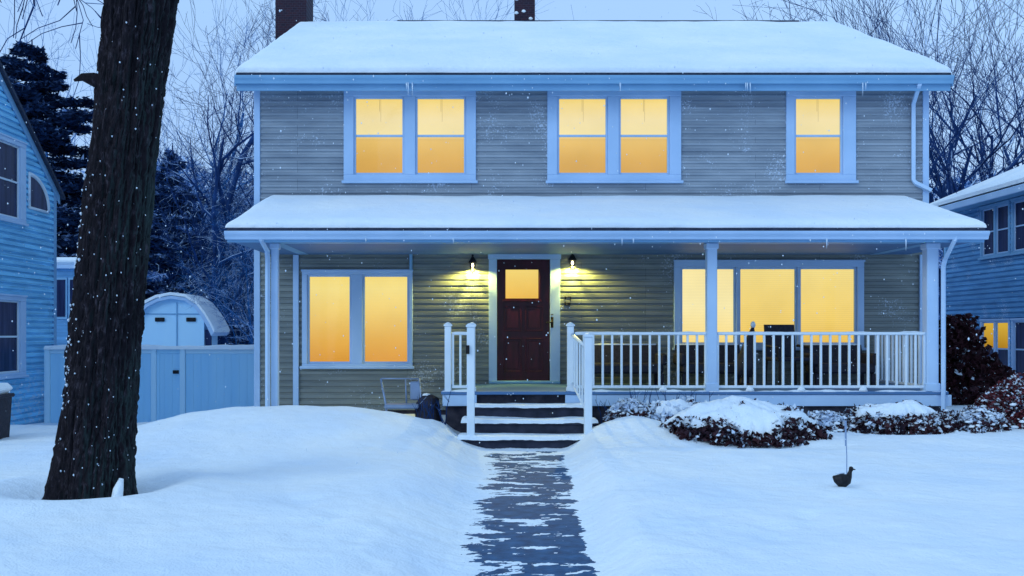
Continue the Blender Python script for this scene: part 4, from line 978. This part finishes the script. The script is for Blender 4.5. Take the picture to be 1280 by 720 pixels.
# long twigs drooping into view at the upper left
for k in range(7):
    z = 5.4+.15*k; p = Vector((float(cen(z)[0])-.25, 0+.1*k-.3, z))
    grow(rr, p, Vector((-1, rr.uniform(-.3, .5), rr.uniform(-.25, .1))).normalized(), rr.uniform(1.5, 2.2), .024, 2, 4, out, -.10, .2, (3, 5), (25, 65), (.4, .62), .2)
m = MB(); m2 = MB()
for lev, pts, rad in out: (m if lev <= 1 else m2).tube(pts, rad, 8 if lev <= 1 else 5, cap=False)
m.build('limb', BARK, tr, True); tag(m2.build('twigs', TWIG, tr), kind='stuff')
# snow caught in the bark
m = MB()
def spot(z, t, s, el=1.5):
    cx_, cy_ = cen(z); rbx = float(np.interp(z, [-.1, .12, .5, 1.4, 2.4, 3.6, 4.5, 5.5], [.425, .37, .335, .315, .305, .298, .318, .37]))
    i = int((t % (2*PI))/(2*PI)*(nth-1)); j = int(np.searchsorted(zz, z)); rad = float(RR[j, i])
    x, y = float(cx_)+rad*math.cos(t), float(cy_)+rad*math.sin(t)
    m.lathe([(.001, -s*el), (s*.7, -s*el*.5), (s, 0), (s*.7, s*.5), (.001, s*.8)], (x, y, z), 6)
for k in range(330):      # driven against the left flank
    z = abs(rr.gauss(0, 1))*.9+1.2; z = rr.uniform(.9, 3.0) if rr.random() < .8 else rr.uniform(.3, 4.4)
    t = PI+rr.gauss(.28, .30); spot(z, t, rr.uniform(.004, .012)*(1.6 if rr.random() < .12 else 1))
for k in range(130): spot(rr.uniform(.25, 4.6), rr.uniform(PI*1.05, PI*1.95), rr.uniform(.003, .009))
tag(m.build('bark_snow', LEAFS, tr, True), kind='stuff')
m = MB(); m.tube([(.31, -.27, .10), (.325, -.26, .24), (.34, -.23, .33)], [.055, .045, .02], 7); m.build('snow_lump', SNOW, tr, True)

# ------------------------------------------------------------------ left neighbour (gable end faces +x)
nl = empty('neighbor_house', (-9.2, 0, 0), R(90), 'pale blue clapboard house at the left edge with a quarter round attic window', 'house')
# local x = world Y, local y=0 wall plane, -y outwards
LZ = lambda px, py: 1.6-(py-415)*(-9.2)/(px-612)
def topL(z):
    if z < 4.6: return (11.0, 20.3)
    t = (z-4.6)/.78; return (11.0+t, 20.3-t)
o1 = (17.75, 18.97, 3.70, 5.33); o2 = (17.75, 18.97, .72, 2.32)
mb = MB(); siding(mb, 11.0, 20.3, -.45, 8.2, 0, [(o[0]+.03, o[1]-.03, o[2]+.03, o[3]-.03) for o in (o1, o2)], top=topL, pitch=.12, off=.03); mb.build('wall', SID_L, nl)
mb = MB(); mb.box(11.02, 20.28, .06, 7, -.6, 4.55); mb.prism([(11.02, 4.55), (20.28, 4.55), (15.65, 8.15)], .06, 7, 'y'); mb.build('inner_block', SID_L, nl)
mb = MB(); mb.box(20.2, 20.33, -.035, .1, -.45, 4.62, bev=.006); mb.build('corner_board', TRIMB, nl)
for o in (o1, o2):
    window(nl, o[0], o[1], o[2], o[3], 0, [(17.95, 18.72, o[2]+.13, o[3]-.15)], DARKGL, mat=MIDP, smat=RAILM)
# quarter round window
mb = MB(); cx_, cz_, r_ = 19.12, 4.10, .68
pts = [(cx_, cz_)]+[(cx_+r_*1.18*math.cos(a), cz_+r_*.95*math.sin(a)) for a in np.linspace(0, PI/2, 14)]
mb.prism(pts, -.045, -.02, 'y'); q = mb.build('attic_window', DARKGL, nl)
mb = MB(); mb.tube([(cx_+r_*1.18*math.cos(a), -.03, cz_+r_*.95*math.sin(a)) for a in np.linspace(0, PI/2, 14)], .05, 6); mb.tube([(cx_+r_*1.18, -.03, cz_-.02), (cx_-.02, -.03, cz_-.02)], .03, 6); mb.tube([(cx_-.0, -.03, cz_-.02), (cx_, -.03, cz_+r_)], .03, 6); mb.build('window_frame', RAILM, q, True)
mb = MB(); mb.prism([(20.55, 4.50), (15.65, 8.33), (10.6, 4.50), (10.6, 4.43), (15.65, 8.25), (20.55, 4.43)], -.12, 7.2, 'y'); rf = mb.build('roof', SHING, nl)
mb = MB(); mb.prism([(20.52, 4.545), (15.65, 8.40), (10.65, 4.545), (10.65, 4.515), (15.65, 8.34), (20.52, 4.515)], -.08, 7.2, 'y'); mb.build('roof_snow', SNOW, rf)
mb = MB(); mb.prism([(20.45, 4.50), (15.65, 8.24), (10.7, 4.50), (10.7, 4.33), (15.65, 8.07), (20.45, 4.33)], -.05, -.022, 'y'); mb.build('rake_board', TRIMB, rf)
mb = MB(); mb.box(11.05, 20.25, .01, .055, -.7, -.45); mb.build('foundation', CONC, nl)

# small garage behind, seen between neighbour and trunk
ga = empty('garage', (-11.2, 26.5, 0), 0, 'small pale garage with a snowy flat roof between the left neighbour and the trunk', 'garage')
mb = MB(); mb.box(-1.5, .35, 0, 3, -.5, 3.35); mb.build('wall', SID_R, ga)
mb = MB(); mb.box(-1.6, .45, -.12, 3.1, 3.35, 3.45); mb.build('roof', TRIM, ga)
mb = MB(); mb.box(-1.6, .45, -.12, 3.1, 3.452, 3.66, bev=.08); mb.build('roof_snow', SNOW, ga)
for a in (-.95, -.42):
    w = MB(); w.box(a, a+.5, -.03, -.003, 1.95, 3.1, bev=.006); w = w.build('window', TRIMB, ga)
    g = MB(); g.box(a+.05, a+.45, -.04, -.031, 2.02, 3.04); g.build('pane', DARKGL, w)

# shed
sh = empty('shed', (PX(219, 26), 26, -.1), 0, 'pale arched garden shed with two small dark vents behind the vinyl fence', 'shed')
k = 26/1200
arc = [(-50, 398), (-46, 388), (-36, 380), (-22, 373), (-4, 369.5), (14, 372), (28, 381), (38, 394), (44, 404), (50, 416)]
P = [(a*k, 1.7-(b-415)*k) for a, b in arc]
body = [(-48*k, 0), (-48*k, 1.7+14*k)]+[(p[0]*.95, p[1]-.05) for p in P[1:-2]]+[(36*k, 1.7+6*k), (36*k, 0)]
mb = MB(); mb.prism(body, 0, 1.3, 'y'); wl = mb.build('wall', SHEDM, sh)
mb = MB(); mb.prism(P+[(p[0]*.93, p[1]-.085) for p in P[::-1]], -.12, 1.4, 'y'); ro = mb.build('roof', TRIM, sh)
mb = MB(); mb.prism([(p[0], p[1]+.012) for p in P]+[(p[0]*1.02, p[1]+.09) for p in P[::-1]], -.14, 1.4, 'y'); mb.build('roof_snow', SNOW, ro)
mb = MB(); mb.box(-.012+2*k, .012+2*k, -.02, -.001, .1, 2.5); mb.box(-46*k, 34*k, -.018, -.001, 1.7+22*k, 1.7+23.2*k); mb.build('seam', TRIMB, wl)
for a in (-25, 14):
    mb = MB(); mb.box(a*k, (a+12)*k, -.035, -.002, 1.7+13*k, 1.7+18*k, bev=.01); v_ = mb.build('vent', BLACK, sh)
mb = MB(); mb.box(37*k, 45*k, .02, .05, 1.0, 1.7+3*k); mb.build('side_window', DARKGL, sh)

# ------------------------------------------------------------------ vinyl fence
fe = empty('vinyl_fence', (-7, 19.6, 0), 0, 'pale blue vinyl privacy fence with snow along its top rail', 'fence')
FX = lambda px: PX(px, 19.6)+7
FT = PZ(436, 19.6)
posts = [FX(60), FX(130), FX(193), FX(229), -3.95+7]
for i, x in enumerate(posts):
    m = MB(); m.box(x-.055, x+.055, -.06, .06, -.6, FT+.02, bev=.01); m.build('post', FENCEP, fe)
for i in range(len(posts)-1):
    a, b = posts[i]+.056, posts[i+1]-.056; gate = (i == 2)
    m = MB(); n = max(2, int((b-a)/.15)); w = (b-a)/n
    for q in range(n):
        m.box(a+q*w+.0005, a+(q+1)*w-.0005, -.012, .012, -.5, FT-.1, bev=.002)
    p = m.build('gate' if gate else 'fence_panel', FENCEM, fe)
    m = MB(); m.box(a, b, -.03, .03, FT-.10, FT-.01, bev=.008); m.box(a, b, -.03, .03, -.42, -.3, bev=.008)
    if gate: m.box(a, a+.06, -.03, .03, -.3, FT-.1); m.box(b-.06, b, -.03, .03, -.3, FT-.1)
    m.build('rail', FENCEP if not gate else FENCEM, p)
    if gate:
        m = MB(); m.box(b-.14, b-.02, -.05, -.031, .75, .82); m.tube([(b-.1, -.05, .78), (b-.1, -.09, .78), (b-.02, -.09, .78)], .008, 6); m.build('latch', BLACK, p)
nx = 260; u = np.linspace(posts[0]-.05, posts[-1]+.0, nx); v = np.linspace(0, 1, 9); U, W = np.meshgrid(u, v)
hh = (.09+.03*(fbm(U*2.5, 0, 0, 4, 5)-.5)*2)*(1-.35*np.exp(-((U-(FX(213)))/.22)**2))
mesh_np('top_snow', np.stack([U.ravel(), ((W-.5)*.17).ravel(), (FT-.012+hh*np.sin(PI*W)**.55).ravel()], 1), grid_faces(nx, 9), SNOW, fe)

# ------------------------------------------------------------------ right neighbour (long side faces -x)
nr = empty('neighbor_house', (12.4, 0, 0), R(-90), 'blue clapboard house at the right edge with one pair of windows glowing yellow', 'house')
# local x = -world Y ; outwards -y local = -X world
DY = lambda px: 12.4*1200/(px-612)
W1 = lambda px: -DY(px)
zt_, zb_ = 4.83, 3.52
ow = [(W1(1227), W1(1264)), (W1(1266), W1(1306))]
uz = (3.42, 4.75); lz = (.42, 1.92)
opn = [(a, b, uz[0], uz[1]) for a, b in ow]+[(a, b, lz[0], lz[1]) for a, b in ow]
mb = MB(); siding(mb, -26.1, -17.0, -.3, 4.80, 0, [(o[0]+.02, o[1]-.02, o[2]+.02, o[3]-.02) for o in opn], pitch=.125, off=.03); mb.build('wall', SID_R, nr)
mb = MB(); mb.box(-26.08, -17.02, .2, 7.5, -.6, 4.80); mb.build('inner_block', SID_R, nr)
mb = MB(); mb.box(-26.15, -26.02, -.035, .2, -.3, 4.80, bev=.006); mb.build('corner_board', TRIMB, nr)
for i, (a, b) in enumerate(ow):
    m_ = (a+b)/2
    pn = [(a+.10, m_-.07), (m_+.07, b-.10)]
    window(nr, a, b, uz[0], uz[1], 0, [(p, q, uz[0]+.12, uz[1]-.12) for p, q in pn], DARKGL, mat=TRIMB, smat=TRIM)
    w = window(nr, a, b, lz[0], lz[1], 0, [(p, q, lz[0]+.14, lz[1]-.10) for p, q in pn], DARKGL, mat=TRIM, smat=TRIM)
    if i == 0:
        for p, q in pn:
            zc = lz[0]+.14+(lz[1]-.24-lz[0])*.5+.02
            g = MB(); g.add([(p, .012, zc), (q, .012, zc), (q, .012, lz[1]-.1), (p, .012, lz[1]-.1)], [(0, 1, 2, 3)]); g.build('lit_room', B_NB, w)
# hip roof
x0, x1, y0, y1 = -26.6, -16.5, -.42, 8.0; ez = 4.93; hw = (y1-y0)/2; rz_ = ez+hw*.47
for nm, mt, dz, gr_, par in (('roof', SHING, 0, 0, nr), ('roof_snow', SNOW, .03, .03, None)):
    m = MB(); a0, a1, b0, b1 = x0-gr_, x1+gr_, y0-gr_, y1+gr_
    base = [(a0, b0), (a1, b0), (a1, b1), (a0, b1)]; T = .0 if nm == 'roof' else .13
    vs = [(x, y, ez-.10+dz+(.105 if T else 0)) for x, y in base]+[(x, y, ez+dz+T*.75) for x, y in base]+[(a0+hw, (b0+b1)/2, rz_+dz+T), (a1-hw, (b0+b1)/2, rz_+dz+T)]
    m.add(vs, [(3, 2, 1, 0), (0, 1, 5, 4), (1, 2, 6, 5), (2, 3, 7, 6), (3, 0, 4, 7), (4, 5, 9, 8), (5, 6, 9), (6, 7, 8, 9), (7, 4, 8)])
    ob = m.build(nm, mt, par or rfr)
    if nm == 'roof': rfr = ob
mb = MB(); mb.box(x0-.0, x1, y0-.05, y0-.002, ez-.17, ez-.01, bev=.01); mb.build('gutter', TRIM, rfr)
mb = MB(); mb.box(x0-.05, x0-.002, y0, y1, ez-.17, ez-.01, bev=.01); mb.build('gutter', TRIM, rfr)
mb = MB(); mb.box(x0+.01, x1-.01, y0+.001, .0, ez-.16, ez-.12); mb.build('soffit', TRIMB, rfr)

# ------------------------------------------------------------------ small things on the lawn
dk = empty('duck_ornament', (PX(1054, 8.85), 8.85, H(PX(1054, 8.85), 8.85)-.045), 0, 'small dark duck shaped lawn ornament half sunk in the snow', 'ornament'); dk.scale = (.56, .6, .72)
mb = MB(); nseg = 12
body = [(-.19, 0, .20), (-.16, 0, .155), (-.09, 0, .115), (.0, 0, .10), (.08, 0, .13), (.125, 0, .19), (.135, 0, .245)]
mb.tube([(-.17, 0, .19), (-.13, 0, .165), (-.06, 0, .14), (.02, 0, .14), (.07, 0, .16), (.10, 0, .20), (.115, 0, .25), (.12, 0, .275)], [.012, .05, .085, .09, .075, .045, .03, .028], 12)
bd = mb.build('body', BLACK, dk, True)
mb = MB(); mb.lathe([(.001, -.035), (.025, -.028), (.038, 0), (.03, .026), (.001, .036)], (.13, 0, .285), 10); mb.build('head', BLACK, dk, True)
mb = MB(); mb.tube([(.155, 0, .285), (.20, 0, .278)], [.014, .006], 6); mb.build('beak', DARKW, dk)
mb = MB(); mb.tube([(-.13, 0, .225), (-.05, 0, .235), (.03, 0, .232)], [.006, .014, .006], 6); mb.build('snow', LEAFS, dk, True)
mb = MB(); mb.tube([(-.01, 0, .08), (-.01, 0, -.05)], .03, 8); mb.build('stand', BLACK, dk)
sk = MB(); x, y = PX(1058.5, 9.5), 9.5; z = H(x, y)
sk.tube([(x, y, z-.1), (x+.0, y, z+.20), (x-.01, y, z+.42)], [.005, .005, .005], 6); sk.tube([(x-.01, y, z+.30), (x-.012, y, z+.55)], [.009, .011], 8)
tag(sk.build('garden_stake', METB), 'thin pale garden stake standing in the snow behind the duck ornament', 'stake')
# bin at the far left edge
bi = empty('rubbish_bin', (-6.68, 12.6, -.05), R(6), 'dark bin with snow on its lid, cut by the left edge', 'bin')
m = MB(); m.prism([(-.24, 0), (.24, 0), (.29, .78), (-.29, .78)], -.28, .28, 'y'); m.build('body', DARKW, bi)
m = MB(); m.box(-.32, .32, -.33, .31, .78, .83, bev=.015); m.build('lid', DARKW, bi)
m = MB(); m.box(-.31, .31, -.32, .30, .83, .97, bev=.06); m.build('snow', SNOW, bi)

# ------------------------------------------------------------------ falling snow
rng = np.random.default_rng(8); n = 2000
y = 4.4+11*rng.random(n)**.8; x = (rng.random(n)-.5)*y*1.15+.02*y; z = 1.6+y*(rng.random(n)*.62-.18)
keep = z > .35; x, y, z = x[keep], y[keep], z[keep]; n = len(x)
s = (.0022+.0045*rng.random(n)**2)*(.55+y*.06)
base = np.array([(1, 0, 0), (-1, 0, 0), (0, 1, 0), (0, -1, 0), (0, 0, 1.5), (0, 0, -1.5)], float)
jit = 1+.4*(rng.random((n, 6, 1))-.5)
V = (np.stack([x, y, z], 1)[:, None, :]+base[None]*jit*s[:, None, None]).reshape(-1, 3)
f = np.array([(0, 2, 4), (2, 1, 4), (1, 3, 4), (3, 0, 4), (2, 0, 5), (1, 2, 5), (3, 1, 5), (0, 3, 5)])
F = (f[None]+6*np.arange(n)[:, None, None]).reshape(-1, 3)
tag(mesh_np('falling_snow', V, F, FLAKE), 'snowflakes falling through the air', 'snowflakes', kind='stuff')

# ------------------------------------------------------------------ light, sky, camera
w = bpy.data.worlds.new('World'); scn.world = w; w.use_nodes = True; nt = w.node_tree; nt.nodes.clear(); L = nt.links
SE, SA = 32, -60
sky = N(nt, 'ShaderNodeTexSky'); sky.sky_type = 'NISHITA'; sky.sun_disc = False; sky.sun_elevation = R(SE); sky.sun_rotation = R(180+50)
sky.air_density = 1.5; sky.dust_density = 1.0; sky.ozone_density = 3
b1 = N(nt, 'ShaderNodeBackground'); b1.inputs[1].default_value = .05; L.new(sky.outputs[0], b1.inputs[0])
tc = N(nt, 'ShaderNodeTexCoord'); sp = N(nt, 'ShaderNodeSeparateXYZ'); L.new(tc.outputs['Generated'], sp.inputs[0])
no = N(nt, 'ShaderNodeTexNoise'); no.inputs['Scale'].default_value = 2.2; no.inputs['Detail'].default_value = 5; L.new(tc.outputs['Generated'], no.inputs[0])
ma = N(nt, 'ShaderNodeMath', operation='MULTIPLY_ADD'); L.new(no.outputs['Fac'], ma.inputs[0]); ma.inputs[1].default_value = .22; L.new(sp.outputs[2], ma.inputs[2])
rp = ramp(nt, [(.05, lin(122, 168, 234)), (.32, lin(150, 188, 243)), (.6, lin(170, 210, 251)), (1, lin(174, 212, 252))]); L.new(ma.outputs[0], rp.inputs[0])
b2 = N(nt, 'ShaderNodeBackground'); b2.inputs[1].default_value = .88; L.new(rp.outputs[0], b2.inputs[0])
ad = N(nt, 'ShaderNodeAddShader'); L.new(b1.outputs[0], ad.inputs[0]); L.new(b2.outputs[0], ad.inputs[1])
ow_ = N(nt, 'ShaderNodeOutputWorld'); L.new(ad.outputs[0], ow_.inputs[0])
sd = bpy.data.lights.new('Sun', 'SUN'); sd.energy = .75; sd.angle = R(25); sd.color = (.70, .90, 1.0)
so = bpy.data.objects.new('Sun', sd); COL.objects.link(so)
d = Vector((math.sin(R(50)), math.cos(R(50)), -math.tan(R(SE)))).normalized()      # light travels right and away
so.rotation_euler = d.to_track_quat('-Z', 'Y').to_euler(); so.location = (-10, -10, 12)

cam = bpy.data.cameras.new('Camera'); co = bpy.data.objects.new('Camera', cam); COL.objects.link(co)
co.location = (0, 0, 1.6); co.rotation_euler = (R(90), 0, 0)
cam.sensor_width = 36; cam.lens = 33.75; cam.shift_x = 28/1280; cam.shift_y = 55/1280; cam.clip_end = 1000; cam.clip_start = .05
scn.camera = co
scn.view_settings.view_transform = 'Standard'; scn.view_settings.look = 'None'; scn.view_settings.exposure = 0
scn.render.engine = 'CYCLES'
